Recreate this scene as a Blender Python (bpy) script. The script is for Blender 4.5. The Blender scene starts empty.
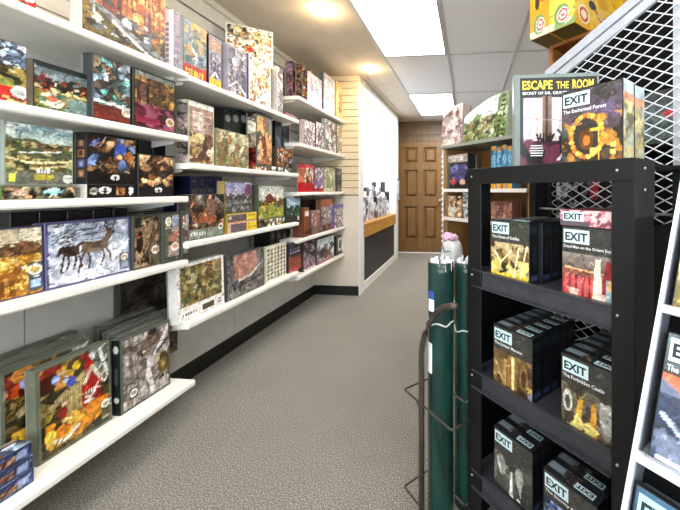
import bpy, bmesh, math, random
import numpy as np
from mathutils import Vector, Matrix
PI = math.pi
S = bpy.context.scene
COL = S.collection
CAMH = 1.15
WORLD, PANEL, SPOTK = 8.0, 11.5, .42
F, PX, PY = 330.0, 435.0, 190.0
TH = math.atan(33 / 330.0)
CT, ST = math.cos(TH), math.sin(TH)
CEIL = 2.40
XW = -1.69            # left wall
YW = 3.50             # wing wall
YB = 6.00             # back wall
XR = 1.75             # right wall
YF = -1.6             # wall behind the camera

# ---------------------------------------------------------------- measuring
def Yx(px, x):
    r = (px - PX) / F
    return x * (CT + r * ST) / (r * CT - ST)
def zx(px, py, x):
    y = Yx(px, x)
    return CAMH - (py - PY) / F * (-x * ST + y * CT)
EU = (.62, -.7846); EN = (.7846, .62)
RROT = math.atan2(EU[0] * ST + EU[1] * CT, EU[0] * CT - EU[1] * ST)
def UDpx(px, D):
    r = (px - PX) / F
    Z = D / (EN[0] * r + EN[1]); X = r * Z
    return X * EU[0] + Z * EU[1]
def UDz(px, py, D):
    r = (px - PX) / F
    Z = D / (EN[0] * r + EN[1])
    return CAMH - (py - PY) / F * Z
def UD(u, D, z=0.0):
    X = u * EU[0] + D * EN[0]; Z = u * EU[1] + D * EN[1]
    return Vector((X * CT - Z * ST, X * ST + Z * CT, z))

# ---------------------------------------------------------------- materials
def lin(c):
    return tuple(((v / 12.92) if v <= .04045 else ((v + .055) / 1.055) ** 2.4) for v in c)
def hexc(h):
    return tuple(int(h[i:i + 2], 16) / 255 for i in (0, 2, 4))
MATS = {}
def mat(name, col, rough=.5, var=.06, scale=30, metal=0, spec=.5, bump=0, stretch=None):
    if name in MATS: return MATS[name]
    if isinstance(col, str): col = hexc(col)
    m = bpy.data.materials.new(name); m.use_nodes = True
    nt = m.node_tree; b = nt.nodes['Principled BSDF']
    tc = nt.nodes.new('ShaderNodeTexCoord'); no = nt.nodes.new('ShaderNodeTexNoise'); ra = nt.nodes.new('ShaderNodeValToRGB')
    no.inputs['Scale'].default_value = scale; no.inputs['Detail'].default_value = 4
    src = tc.outputs['Object']
    if stretch:
        mp = nt.nodes.new('ShaderNodeMapping'); mp.inputs['Scale'].default_value = stretch
        nt.links.new(src, mp.inputs['Vector']); src = mp.outputs['Vector']
    nt.links.new(src, no.inputs['Vector'])
    a = lin(col)
    ra.color_ramp.elements[0].position = .3; ra.color_ramp.elements[1].position = .7
    ra.color_ramp.elements[0].color = tuple(max(0, v * (1 - var * 2)) for v in a) + (1,)
    ra.color_ramp.elements[1].color = tuple(min(1, v * (1 + var * 2)) for v in a) + (1,)
    nt.links.new(no.outputs['Fac'], ra.inputs['Fac']); nt.links.new(ra.outputs['Color'], b.inputs['Base Color'])
    b.inputs['Roughness'].default_value = rough; b.inputs['Metallic'].default_value = metal
    b.inputs['Specular IOR Level'].default_value = spec
    if bump:
        bp = nt.nodes.new('ShaderNodeBump'); bp.inputs['Strength'].default_value = bump; bp.inputs['Distance'].default_value = .004
        nt.links.new(no.outputs['Fac'], bp.inputs['Height']); nt.links.new(bp.outputs['Normal'], b.inputs['Normal'])
    MATS[name] = m
    return m
def emat(name, col, st):
    m = bpy.data.materials.new(name); m.use_nodes = True
    nt = m.node_tree; nt.nodes.clear()
    o = nt.nodes.new('ShaderNodeOutputMaterial'); e = nt.nodes.new('ShaderNodeEmission')
    e.inputs['Color'].default_value = tuple(col) + (1,); e.inputs['Strength'].default_value = st
    nt.links.new(e.outputs[0], o.inputs[0]); return m
def print_mat():
    m = bpy.data.materials.new('printed_card'); m.use_nodes = True
    nt = m.node_tree; b = nt.nodes['Principled BSDF']
    at = nt.nodes.new('ShaderNodeAttribute'); at.attribute_name = 'ink'
    nt.links.new(at.outputs['Color'], b.inputs['Base Color'])
    b.inputs['Roughness'].default_value = .33; b.inputs['Specular IOR Level'].default_value = .4
    return m
INK = print_mat()
def carpet_mat():
    m = bpy.data.materials.new('loop_pile_carpet'); m.use_nodes = True
    nt = m.node_tree; b = nt.nodes['Principled BSDF']
    tc = nt.nodes.new('ShaderNodeTexCoord')
    n1 = nt.nodes.new('ShaderNodeTexNoise'); n1.inputs['Scale'].default_value = 195; n1.inputs['Detail'].default_value = 4; n1.inputs['Roughness'].default_value = .75
    n2 = nt.nodes.new('ShaderNodeTexNoise'); n2.inputs['Scale'].default_value = 3; n2.inputs['Detail'].default_value = 3
    r1 = nt.nodes.new('ShaderNodeValToRGB')
    cr = r1.color_ramp; cr.elements[0].position = .37; cr.elements[0].color = lin(hexc('2e2c29')) + (1,)
    cr.elements[1].position = .63; cr.elements[1].color = lin(hexc('c6bfb0')) + (1,)
    e = cr.elements.new(.5); e.color = lin(hexc('777169')) + (1,)
    r2 = nt.nodes.new('ShaderNodeValToRGB'); r2.color_ramp.elements[0].position = .3; r2.color_ramp.elements[1].position = .7
    r2.color_ramp.elements[0].color = (.86, .86, .86, 1); r2.color_ramp.elements[1].color = (1, 1, 1, 1)
    mx = nt.nodes.new('ShaderNodeMix'); mx.data_type = 'RGBA'; mx.blend_type = 'MULTIPLY'; mx.inputs[0].default_value = 1
    nt.links.new(tc.outputs['Object'], n1.inputs['Vector']); nt.links.new(tc.outputs['Object'], n2.inputs['Vector'])
    nt.links.new(n1.outputs['Fac'], r1.inputs['Fac']); nt.links.new(n2.outputs['Fac'], r2.inputs['Fac'])
    nt.links.new(r1.outputs['Color'], mx.inputs[6]); nt.links.new(r2.outputs['Color'], mx.inputs[7])
    nt.links.new(mx.outputs[2], b.inputs['Base Color'])
    b.inputs['Roughness'].default_value = .95; b.inputs['Specular IOR Level'].default_value = .1
    b.inputs['Sheen Weight'].default_value = .4; b.inputs['Sheen Roughness'].default_value = .5; b.inputs['Sheen Tint'].default_value = (.95, .9, .8, 1)
    bp = nt.nodes.new('ShaderNodeBump'); bp.inputs['Strength'].default_value = .7; bp.inputs['Distance'].default_value = .006
    nt.links.new(n1.outputs['Fac'], bp.inputs['Height']); nt.links.new(bp.outputs['Normal'], b.inputs['Normal'])
    return m
def wood_mat(name, c0, c1, rough=.45, scale=(26, 26, 2.2)):
    m = bpy.data.materials.new(name); m.use_nodes = True
    nt = m.node_tree; b = nt.nodes['Principled BSDF']
    tc = nt.nodes.new('ShaderNodeTexCoord'); mp = nt.nodes.new('ShaderNodeMapping'); mp.inputs['Scale'].default_value = scale
    n = nt.nodes.new('ShaderNodeTexNoise'); n.inputs['Scale'].default_value = 1; n.inputs['Detail'].default_value = 5; n.inputs['Distortion'].default_value = .6
    r = nt.nodes.new('ShaderNodeValToRGB'); r.color_ramp.elements[0].position = .3; r.color_ramp.elements[1].position = .7
    r.color_ramp.elements[0].color = lin(hexc(c0)) + (1,); r.color_ramp.elements[1].color = lin(hexc(c1)) + (1,)
    nt.links.new(tc.outputs['Object'], mp.inputs['Vector']); nt.links.new(mp.outputs['Vector'], n.inputs['Vector'])
    nt.links.new(n.outputs['Fac'], r.inputs['Fac']); nt.links.new(r.outputs['Color'], b.inputs['Base Color'])
    b.inputs['Roughness'].default_value = rough
    return m

# ---------------------------------------------------------------- mesh helpers
def bx(bm, x0, x1, y0, y1, z0, z1):
    vs = [bm.verts.new(p) for p in ((x0, y0, z0), (x1, y0, z0), (x1, y1, z0), (x0, y1, z0), (x0, y0, z1), (x1, y0, z1), (x1, y1, z1), (x0, y1, z1))]
    for f in ((0, 3, 2, 1), (4, 5, 6, 7), (0, 1, 5, 4), (1, 2, 6, 5), (2, 3, 7, 6), (3, 0, 4, 7)):
        bm.faces.new([vs[i] for i in f])
    return vs
def prism(bm, pts, y0, y1):
    """polygon of (x, z) points extruded along y"""
    a = [bm.verts.new((p[0], y0, p[1])) for p in pts]; b = [bm.verts.new((p[0], y1, p[1])) for p in pts]
    n = len(pts); bm.faces.new(a); bm.faces.new(b[::-1])
    for i in range(n): bm.faces.new((a[i], b[i], b[(i + 1) % n], a[(i + 1) % n]))
def tube(bm, pts, r, n=8, closed=False, flat=None):
    pts = [Vector(p) for p in pts]; rings = []; m = len(pts)
    for i, p in enumerate(pts):
        if closed: d = (pts[(i + 1) % m] - pts[i - 1])
        else: d = pts[min(i + 1, m - 1)] - pts[max(i - 1, 0)]
        d.normalize()
        up = Vector((0, 0, 1)) if abs(d.z) < .9 else Vector((1, 0, 0))
        a = d.cross(up).normalized(); b = d.cross(a).normalized()
        rr = r[i] if isinstance(r, (list, tuple)) else r
        rings.append([bm.verts.new(p + a * (rr * math.cos(2 * PI * k / n)) + b * (rr * math.sin(2 * PI * k / n))) for k in range(n)])
    for i in range(m if closed else m - 1):
        A, B = rings[i], rings[(i + 1) % m]
        for k in range(n): bm.faces.new((A[k], A[(k + 1) % n], B[(k + 1) % n], B[k]))
    if not closed:
        bm.faces.new(rings[0][::-1]); bm.faces.new(rings[-1])
def lathe(bm, prof, cx=0, cy=0, n=24):
    rings = []
    for r, z in prof:
        rings.append([bm.verts.new((cx + r * math.cos(2 * PI * k / n), cy + r * math.sin(2 * PI * k / n), z)) for k in range(n)])
    for A, B in zip(rings, rings[1:]):
        for k in range(n): bm.faces.new((A[k], A[(k + 1) % n], B[(k + 1) % n], B[k]))
    bm.faces.new(rings[0][::-1]); bm.faces.new(rings[-1])
def obj(name, bm, m, parent=None, bevel=0, smooth=False, loc=None):
    bmesh.ops.recalc_face_normals(bm, faces=bm.faces)
    if bevel:
        bmesh.ops.bevel(bm, geom=list(bm.edges), offset=bevel, segments=1, affect='EDGES', clamp_overlap=True)
    me = bpy.data.meshes.new(name); bm.to_mesh(me); bm.free()
    if smooth:
        for p in me.polygons: p.use_smooth = True
    me.materials.append(m)
    o = bpy.data.objects.new(name, me); COL.objects.link(o)
    if parent: o.parent = parent
    if loc is not None: o.location = loc
    return o
def boxobj(name, dims, m, parent=None, bevel=0):
    bm = bmesh.new(); bx(bm, *dims); return obj(name, bm, m, parent, bevel)
def tag(o, label, cat, group=None):
    o['label'] = label; o['category'] = cat
    if group: o['group'] = group
    return o
def thing(name, label, cat, loc=(0, 0, 0), rz=0, group=None, lean=0):
    o = bpy.data.objects.new(name, None); COL.objects.link(o)
    o.location = loc; o.rotation_euler = (-lean, 0, rz); o.empty_display_size = .05
    return tag(o, label, cat, group)
def struct(name, bm, m, parent=None, bevel=0):
    o = obj(name, bm, m, parent, bevel)
    if not parent: o['kind'] = 'structure'
    return o
def lettering(name, body, width, m, parent, loc, bold=.02, height=None, rx=PI / 2, rz=0, ext=.0004):
    cu = bpy.data.curves.new('lt', 'FONT'); cu.body = body; cu.size = 1; cu.offset = bold; cu.extrude = 0; cu.resolution_u = 2
    t = bpy.data.objects.new('lt', cu); COL.objects.link(t)
    dg = bpy.context.evaluated_depsgraph_get(); me = bpy.data.meshes.new_from_object(t.evaluated_get(dg))
    bpy.data.objects.remove(t); bpy.data.curves.remove(cu)
    v = np.array([list(a.co) for a in me.vertices]); mn = v.min(0); mxx = v.max(0)
    sx = width / (mxx[0] - mn[0]); sy = (height / (mxx[1] - mn[1])) if height else sx
    for a in me.vertices:
        a.co.x = (a.co.x - mn[0]) * sx; a.co.y = (a.co.y - mn[1]) * sy
    me.name = name; me.materials.clear(); me.materials.append(m)
    o = bpy.data.objects.new(name, me); COL.objects.link(o); o.parent = parent
    o.location = loc; o.rotation_euler = (rx, 0, rz)
    return o
def printed(name, arr, w, h, parent, loc=(0, 0, 0), rz=0, rx=0):
    """a printed sheet: a fine grid whose points carry the ink colour; lies in local x,z and faces -y"""
    nv, nu, _ = arr.shape
    xs = np.linspace(0, w, nu); zs = np.linspace(0, h, nv)
    co = np.zeros((nv, nu, 3)); co[:, :, 0] = xs[None, :]; co[:, :, 2] = zs[:, None]
    idx = np.arange(nv * nu).reshape(nv, nu)
    q = np.stack([idx[:-1, :-1], idx[:-1, 1:], idx[1:, 1:], idx[1:, :-1]], -1).reshape(-1, 4)
    me = bpy.data.meshes.new(name); me.from_pydata(co.reshape(-1, 3).tolist(), [], q.tolist())
    a = np.clip(arr, 0, 1); l = np.where(a <= .04045, a / 12.92, ((a + .055) / 1.055) ** 2.4)
    rgba = np.ones((nv * nu, 4), dtype=np.float32); rgba[:, :3] = l.reshape(-1, 3)
    at = me.color_attributes.new('ink', 'FLOAT_COLOR', 'POINT'); at.data.foreach_set('color', rgba.ravel())
    me.materials.append(INK)
    o = bpy.data.objects.new(name, me); COL.objects.link(o); o.parent = parent
    o.location = loc; o.rotation_euler = (rx, 0, rz)
    return o

# ---------------------------------------------------------------- painter for printed covers
class Art:
    def __init__(s, w, h, cell=.005, seed=0, bg=(.5, .5, .5)):
        s.nu = max(6, int(w / cell) + 1); s.nv = max(6, int(h / cell) + 1); s.asp = w / h
        s.rg = np.random.RandomState(seed)
        s.V, s.U = np.meshgrid(np.linspace(0, 1, s.nv), np.linspace(0, 1, s.nu), indexing='ij')
        s.a = np.zeros((s.nv, s.nu, 3)); s.a[:] = s.c(bg)
    def c(s, x): return np.array(hexc(x) if isinstance(x, str) else x, dtype=float)
    def noise(s, n):
        kx = max(2, int(n * s.asp) + 1); ky = max(2, n + 1)
        g = s.rg.rand(ky, kx)
        u = s.U * (kx - 1); v = s.V * (ky - 1)
        i = np.minimum(u.astype(int), kx - 2); j = np.minimum(v.astype(int), ky - 2); fu = u - i; fv = v - j
        return g[j, i] * (1 - fu) * (1 - fv) + g[j, i + 1] * fu * (1 - fv) + g[j + 1, i] * (1 - fu) * fv + g[j + 1, i + 1] * fu * fv
    def put(s, mask, col, k=1.0):
        mk = (mask.astype(float) * k)[..., None]
        s.a = s.a * (1 - mk) + s.c(col) * mk; return s
    def grad(s, lo, hi, v0=0, v1=1):
        t = np.clip((s.V - v0) / max(1e-6, v1 - v0), 0, 1)[..., None]
        g = s.c(lo) * (1 - t) + s.c(hi) * t
        m = ((s.V >= v0) & (s.V <= v1))[..., None]
        s.a = np.where(m, g, s.a); return s
    def tex(s, amt=.2, n=20):
        s.a = s.a * (1 + amt * ((s.noise(n) + s.noise(n * 2)) - 1))[..., None]; return s
    def blobs(s, cols, n, thr=.55, v0=0, v1=1, u0=0, u1=1, k=.9):
        for c in cols:
            s.put((s.noise(n) * .65 + s.noise(n * 2) * .35 > thr) & (s.V >= v0) & (s.V <= v1) & (s.U >= u0) & (s.U <= u1), c, k)
        return s
    def collage(s, pal, n=40, u0=0, u1=1, v0=0, v1=1, var=.25):
        m = (s.U >= u0) & (s.U <= u1) & (s.V >= v0) & (s.V <= v1)
        pu = u0 + s.rg.rand(n) * (u1 - u0); pv = v0 + s.rg.rand(n) * (v1 - v0)
        d = ((s.U[..., None] - pu) * s.asp) ** 2 + (s.V[..., None] - pv) ** 2
        k = d.argmin(-1); cols = np.array([s.c(pal[s.rg.randint(len(pal))]) * (1 + var * (s.rg.rand() - .5) * 2) for _ in range(n)])
        wob = s.noise(22) * .6 + s.noise(44) * .4
        ang = s.rg.rand(n) * 2 * PI
        sh = ((s.U - pu[k]) * s.asp * np.cos(ang[k]) + (s.V - pv[k]) * np.sin(ang[k])) * math.sqrt(n) * .9
        d2 = np.sort(d, -1); rim = (np.sqrt(d2[..., 1]) - np.sqrt(d2[..., 0])) < .10 / math.sqrt(n)
        g = cols[k] * np.clip(1 + sh * .55 + (wob - .5) * .9, .25, 1.7)[..., None]
        g = np.where((rim & (wob > .42))[..., None], g * .4, g)
        s.a = np.where(m[..., None], g, s.a); return s
    def ell(s, cu, cv, ru, rv, col, rot=0, k=1.0):
        x = (s.U - cu) * s.asp; y = s.V - cv; c, n = math.cos(rot), math.sin(rot)
        return s.put(((x * c + y * n) / (ru * s.asp)) ** 2 + ((-x * n + y * c) / rv) ** 2 < 1, col, k)
    def line(s, u0, v0, u1, v1, w, col, k=1.0):
        x = s.U * s.asp; y = s.V; ax, ay, b0, b1 = u0 * s.asp, v0, u1 * s.asp, v1
        dx, dy = b0 - ax, b1 - ay; t = np.clip(((x - ax) * dx + (y - ay) * dy) / (dx * dx + dy * dy + 1e-9), 0, 1)
        return s.put(np.hypot(x - ax - t * dx, y - ay - t * dy) < w, col, k)
    def path(s, pts, w, col):
        for p, q in zip(pts, pts[1:]): s.line(p[0], p[1], q[0], q[1], w, col)
        return s
    def poly(s, pts, col, k=1.0):
        ins = np.zeros_like(s.U, bool); n = len(pts)
        for i in range(n):
            (x0, y0), (x1, y1) = pts[i], pts[(i + 1) % n]
            if y0 == y1: continue
            cnd = (y0 > s.V) != (y1 > s.V)
            ins ^= cnd & (s.U < (x1 - x0) * (s.V - y0) / (y1 - y0) + x0)
        return s.put(ins, col, k)
    def rect(s, u0, u1, v0, v1, col, k=1.0):
        return s.put((s.U >= u0) & (s.U <= u1) & (s.V >= v0) & (s.V <= v1), col, k)
    def bars(s, u0, u1, v0, v1, col, n=8):
        """rows of letter-like strokes too small to read"""
        for i in range(n):
            a = u0 + (u1 - u0) * i / n; s.rect(a, a + (u1 - u0) / n * .6, v0, v1, col)
        return s
    def badge(s, cu, cv, r, ring='e8e4d8', mid='b9b39c'):
        s.ell(cu, cv, r / s.asp, r, ring); s.ell(cu, cv, r * .72 / s.asp, r * .5, mid); return s
    def finish(s, amt=.3, k=1.0):
        """fine printed detail: short brush strokes, grain, softer colour"""
        src = s.a.copy(); n = int(90 * s.asp * k)
        for i in range(n):
            u, v = s.rg.rand(2); c = src[int(v * (s.nv - 1)), int(u * (s.nu - 1))]
            c = c * .45 if i % 2 else c * 1.35 + .07
            t = s.rg.randn() * .7 + (PI / 2 if i % 5 == 0 else 0); l = .02 + .07 * s.rg.rand()
            s.line(u, v, u + l * math.cos(t) / s.asp, v + l * math.sin(t), .006 + .006 * s.rg.rand(), tuple(np.clip(c, 0, 1)), .65)
        g = s.rg.rand(s.nv, s.nu); g2 = s.noise(max(8, s.nv // 4))
        s.a = s.a * (1 + amt * .8 * (g - .5) + amt * 1.2 * (g2 - .5))[..., None]
        m = s.a.mean(-1, keepdims=True); s.a = m + (s.a - m) * .9
        s.a = np.clip((s.a - .42) * 1.12 + .40, .015, 1); return s
    def edge(s, col, w=.02):
        return s.put((s.U < w / s.asp) | (s.U > 1 - w / s.asp) | (s.V < w) | (s.V > 1 - w), col)

def A_busy(w, h, cell, seed, pal, n=45, **k):
    a = Art(w, h, cell, seed); a.collage(pal, n); a.blobs([pal[0], pal[-1]], 14, .62); return a
def A_land(w, h, cell, seed, sky=('8fb0c8', 'd8dcd4'), mid=('3c4a2a', '6a7040'), fg=('a39a52', '7c8440'), hz=.55, spots=()):
    a = Art(w, h, cell, seed); a.grad(sky[1], sky[0], hz - .05, 1); a.blobs(['e8e8e4'], 5, .62, hz + .1, 1, k=.6)
    a.grad(fg[1], fg[0], 0, hz)
    hgt = hz + .22 * (a.noise(9) - .25)
    a.put((a.V < hgt) & (a.V > hz - .12), mid[0]); a.blobs([mid[1]], 16, .55, hz - .12, hz + .1)
    a.blobs(list(spots), 12, .63, 0, hz); a.tex(.35, 24); return a

# ---------------------------------------------------------------- materials in use
M_LID = {}
def lid(col, rough=.38):
    return mat('card_' + col, col, rough, .05, 40)
M_SHELF = mat('cream_painted_steel', 'f1eee6', .4, .02, 8)
M_SLAT = mat('slatwall_laminate', 'd6d5cf', .5, .03, 12)
M_SLATW = mat('slatwall_warm_tint', 'dcc8a4', .5, .04, 10, stretch=(2, 2, 20))  # warm light falling on the partition is put into this beige
M_WALL = mat('cream_wall_paint', 'dacebc', .6, .02, 6)
M_WHITE = mat('white_paint', 'eeeeec', .6, .015, 6)
M_BASE = mat('black_rubber_base', '131313', .5, .1, 30)
M_CEILW = mat('ceiling_soffit_paint', 'd2c8b8', .8, .02, 8)
M_TILE = mat('ceiling_tile', 'eceef2', .85, .03, 160, bump=.15)
M_GRID = mat('ceiling_grid_metal', 'c4c4c6', .5, .02, 10)
M_BLACK = mat('black_powder_coat', '131314', .5, .12, 60, spec=.3)
M_SIDE = mat('worn_black_steel', '2b2c2a', .4, .2, 14)
M_BLK = mat('black_board', '060607', .7, .1, 20, spec=.15)
M_ALU = mat('brushed_aluminium', 'c3c5ca', .35, .05, 60, metal=.6)
M_MESH = mat('grey_expanded_steel', 'dcdee2', .4, .05, 40)
M_CHROME = mat('bolt_steel', 'b8b4a6', .3, .05, 40, metal=.8)
M_WOOD = wood_mat('stained_oak_door', '684821', '86602f')
M_WOODH = wood_mat('stained_oak_rail', '94672f', 'b98643', scale=(2.2, 26, 26))
M_PANEL = wood_mat('brown_wall_panelling', '594429', '775a36')
M_CTOP = wood_mat('honey_oak_edge', 'b07c34', 'cb9a50', scale=(20, 2, 20))
M_CRATE = wood_mat('orange_pine', '7d4a20', 'a5672f', scale=(3, 20, 20))
M_FIX = wood_mat('shelf_unit_oak', '8d6536', 'ad8350')
M_GREEN = mat('dark_green_vinyl', '10302a', .26, .25, 9, stretch=(3, 3, .6))
M_BRONZE = mat('bronze_painted_steel', '453e36', .4, .1, 40, metal=.3)
M_TXTW = mat('white_ink', 'f2f2ee', .5, .01); M_TXTK = mat('black_ink', '14181c', .5, .01)
M_TXTY = mat('yellow_ink', 'e5c838', .5, .02)
M_LBL = mat('pale_blue_label', 'cfe6ea', .4, .03, 60)
M_LBL2 = mat('sky_blue_label', '9fd3ea', .4, .03, 60)

# ---------------------------------------------------------------- boxes
def pbox(label, loc, rz, W, H, T, art=None, col='2a2a2a', lean=0, group=None, margin=.003, spine=None, top=None, name='puzzle_box',
         cat='puzzle box', side='near', cell=.005, seed=0, disc=None, grain=.22):
    r = thing(name, label, cat, loc, rz, group, lean)
    t2 = T * .82
    boxobj('lid', (0, W, 0, t2, 0, H), lid(col), r, .0015)
    boxobj('tray', (.002, W - .002, t2, T, .001, H - .002), lid('8c8a84' if col != 'e9e6de' else 'cfccc4'), r)
    if art is not None:
        w, h = W - 2 * margin, H - 2 * margin
        a = art(w, h, cell, seed).finish(grain)
        printed('cover_print', a.a, w, h, r, (margin, -.0006, margin))
    if spine is not None:
        a = spine(t2, H, cell, seed + 3)
        if side == 'near': printed('spine_print', a.a, t2, H, r, (-.0006, t2, 0), -PI / 2)
        else: printed('spine_print', a.a, t2, H, r, (W + .0006, 0, 0), PI / 2)
    if top is not None:
        a = top(W, t2, cell, seed + 5)
        printed('top_print', a.a, W, t2, r, (0, 0, H + .0006), 0, -PI / 2)
    if disc:
        bm = bmesh.new(); n = 20; rr = disc[2]
        lathe(bm, [(rr, 0), (rr, .0008)], n=n)
        d = obj('badge', bm, mat('badge_' + disc[3], disc[3], .4, .02), r, loc=(disc[0], -.0006, disc[1])); d.rotation_euler = (PI / 2, 0, 0)
        bm = bmesh.new(); lathe(bm, [(rr * .6, 0), (rr * .6, .0006)], n=n)
        e = obj('emblem', bm, mat('badge_in_' + disc[4], disc[4], .4, .02), d, loc=(0, 0, .0006))
    return r
_sd = [100]
def L(label, px0, px1, ytop, zs, art=None, col='2a2a2a', xf=-1.38, T=.05, at=0, lean=0.0, cell=None, group=None, zt=None, **k):
    """a box standing on a left-hand shelf with its face to the aisle"""
    y0, y1 = Yx(px0, xf), Yx(px1, xf)
    z1 = zt if zt is not None else zx(px1 if at else px0, ytop, xf)
    _sd[0] += 1
    if cell is None: cell = .0036 if y0 < 1.5 else (.005 if y0 < 2.4 else .007)
    b = pbox(label, (xf - .001, y0 + .001, zs + .0005), PI / 2, y1 - y0 - .002, z1 - zs - .001, T, art, col, lean, group, seed=_sd[0], cell=cell, **k)
    return b, z1
def sp(*pal, n=14):
    return lambda w, h, c, s: Art(w, h, c, s).collage(list(pal), n)
def solid(col, tx=.12):
    return lambda w, h, c, s: Art(w, h, c, s, col).tex(tx, 10)

def art_deer(w, h, c, s):
    a = Art(w, h, c, s); a.grad('b9bdc9', 'c3c8d3', 0, 1)
    a.grad('aab3c4', '98a0b0', .62, 1); a.blobs(['8e93a2', 'd5d9e2'], 12, .58, .6, 1)
    a.blobs(['eef0f4', '9ea6b8', 'd8dae0'], 10, .57, 0, .6)
    a.blobs(['a58f86'], 7, .62, .5, .8, .55, 1, .6)
    for i in range(34):
        u = a.rg.rand() * .62; v = .62 + a.rg.rand() * .38; a.line(u, v, u + .1 + .15 * a.rg.rand(), v + (a.rg.rand() - .35) * .22, .007, '3c3a44', .8)
    dk, md = '3b2d29', '64503f'
    def legs(pts, col, w):
        for p in pts: a.path(p, w, col)
    # doe behind, walking away to the left
    legs(([(.18, .5), (.16, .36), (.14, .22)], [(.22, .48), (.23, .36), (.20, .24)], [(.33, .48), (.36, .36), (.37, .25)], [(.30, .48), (.30, .34), (.28, .24)]), dk, .014)
    a.ell(.26, .53, .11, .085, dk); a.ell(.17, .56, .05, .06, dk); a.path([(.15, .56), (.11, .48)], .02, dk); a.ell(.33, .55, .05, .07, '52413a'); a.ell(.38, .62, .05, .035, '493a34')
    # buck in front, head up
    legs(([(.40, .5), (.36, .34), (.33, .17)], [(.45, .48), (.47, .34), (.45, .2)], [(.63, .5), (.64, .36), (.60, .22)], [(.67, .5), (.72, .40), (.73, .27)]), '54433a', .015)
    a.ell(.53, .55, .155, .1, md); a.ell(.43, .56, .075, .095, '6e5a48'); a.ell(.53, .49, .1, .035, '8a7662'); a.line(.365, .6, .35, .5, .014, 'ece8e4')
    a.path([(.63, .58), (.70, .70), (.725, .76)], .05, '705a47'); a.ell(.655, .56, .05, .07, '7d6956'); a.ell(.745, .775, .045, .035, '6a5443'); a.ell(.775, .765, .02, .02, '2a211c'); a.path([(.70, .8), (.68, .83)], .014, '6a5443')
    for q in (-1, 1):
        a.path([(.725, .80), (.725 + q * .05, .86), (.73 + q * .075, .97)], .008, '3f322a'); a.line(.725 + q * .045, .86, .735 + q * .015, .95, .007, '3f322a'); a.line(.73 + q * .065, .92, .73 + q * .035, .99, .007, '3f322a')
    a.rect(.85, .985, .06, .36, '5a6270'); a.badge(.917, .285, .065, 'e6e1c8', 'b4ac8c'); a.rect(.87, .965, .09, .2, '8e97a6')
    a.tex(.08, 30); a.edge('5f5c86', .018); return a
def art_doe(w, h, c, s):
    a = Art(w, h, c, s); a.grad('c18a34', 'd9a748', 0, .62); a.grad('e8d7ae', 'efe6cf', .72, 1); a.blobs(['c9b796'], 5, .6, .78, 1)
    hg = .66 + .12 * a.noise(14); a.put((a.V > .58) & (a.V < hg + .04), '6b4d35'); a.blobs(['4b3627', '8a6240'], 18, .56, .6, .78)
    a.blobs(['e6bd5e', '8a5a1e', 'f0d27c', 'a8701f'], 22, .58, 0, .6)
    b = '96602a'
    a.rect(0, 1, .0, .1, 'a8742a'); a.ell(.30, .28, .2, .1, b); a.ell(.28, .24, .14, .05, 'b98448'); a.ell(.16, .29, .08, .08, b)
    a.path([(.42, .3), (.52, .42)], .05, b); a.ell(.56, .44, .07, .04, b); a.line(.5, .46, .47, .54, .02, 'c89a5c'); a.ell(.6, .42, .025, .02, 'e8dcc6')
    for u in (.17, .23, .36, .42): a.line(u, .25, u + .01, .04, .016, '7a4d20')
    a.rect(.72, .97, .05, .46, '4d5a66'); a.badge(.845, .36, .085, 'efe9d6', 'c9a45e'); a.rect(.75, .94, .09, .22, '9fb8d6'); a.bars(.76, .93, .24, .27, 'e9e9e6', 6)
    a.tex(.2, 34); a.edge('4a4468', .015); return a
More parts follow.
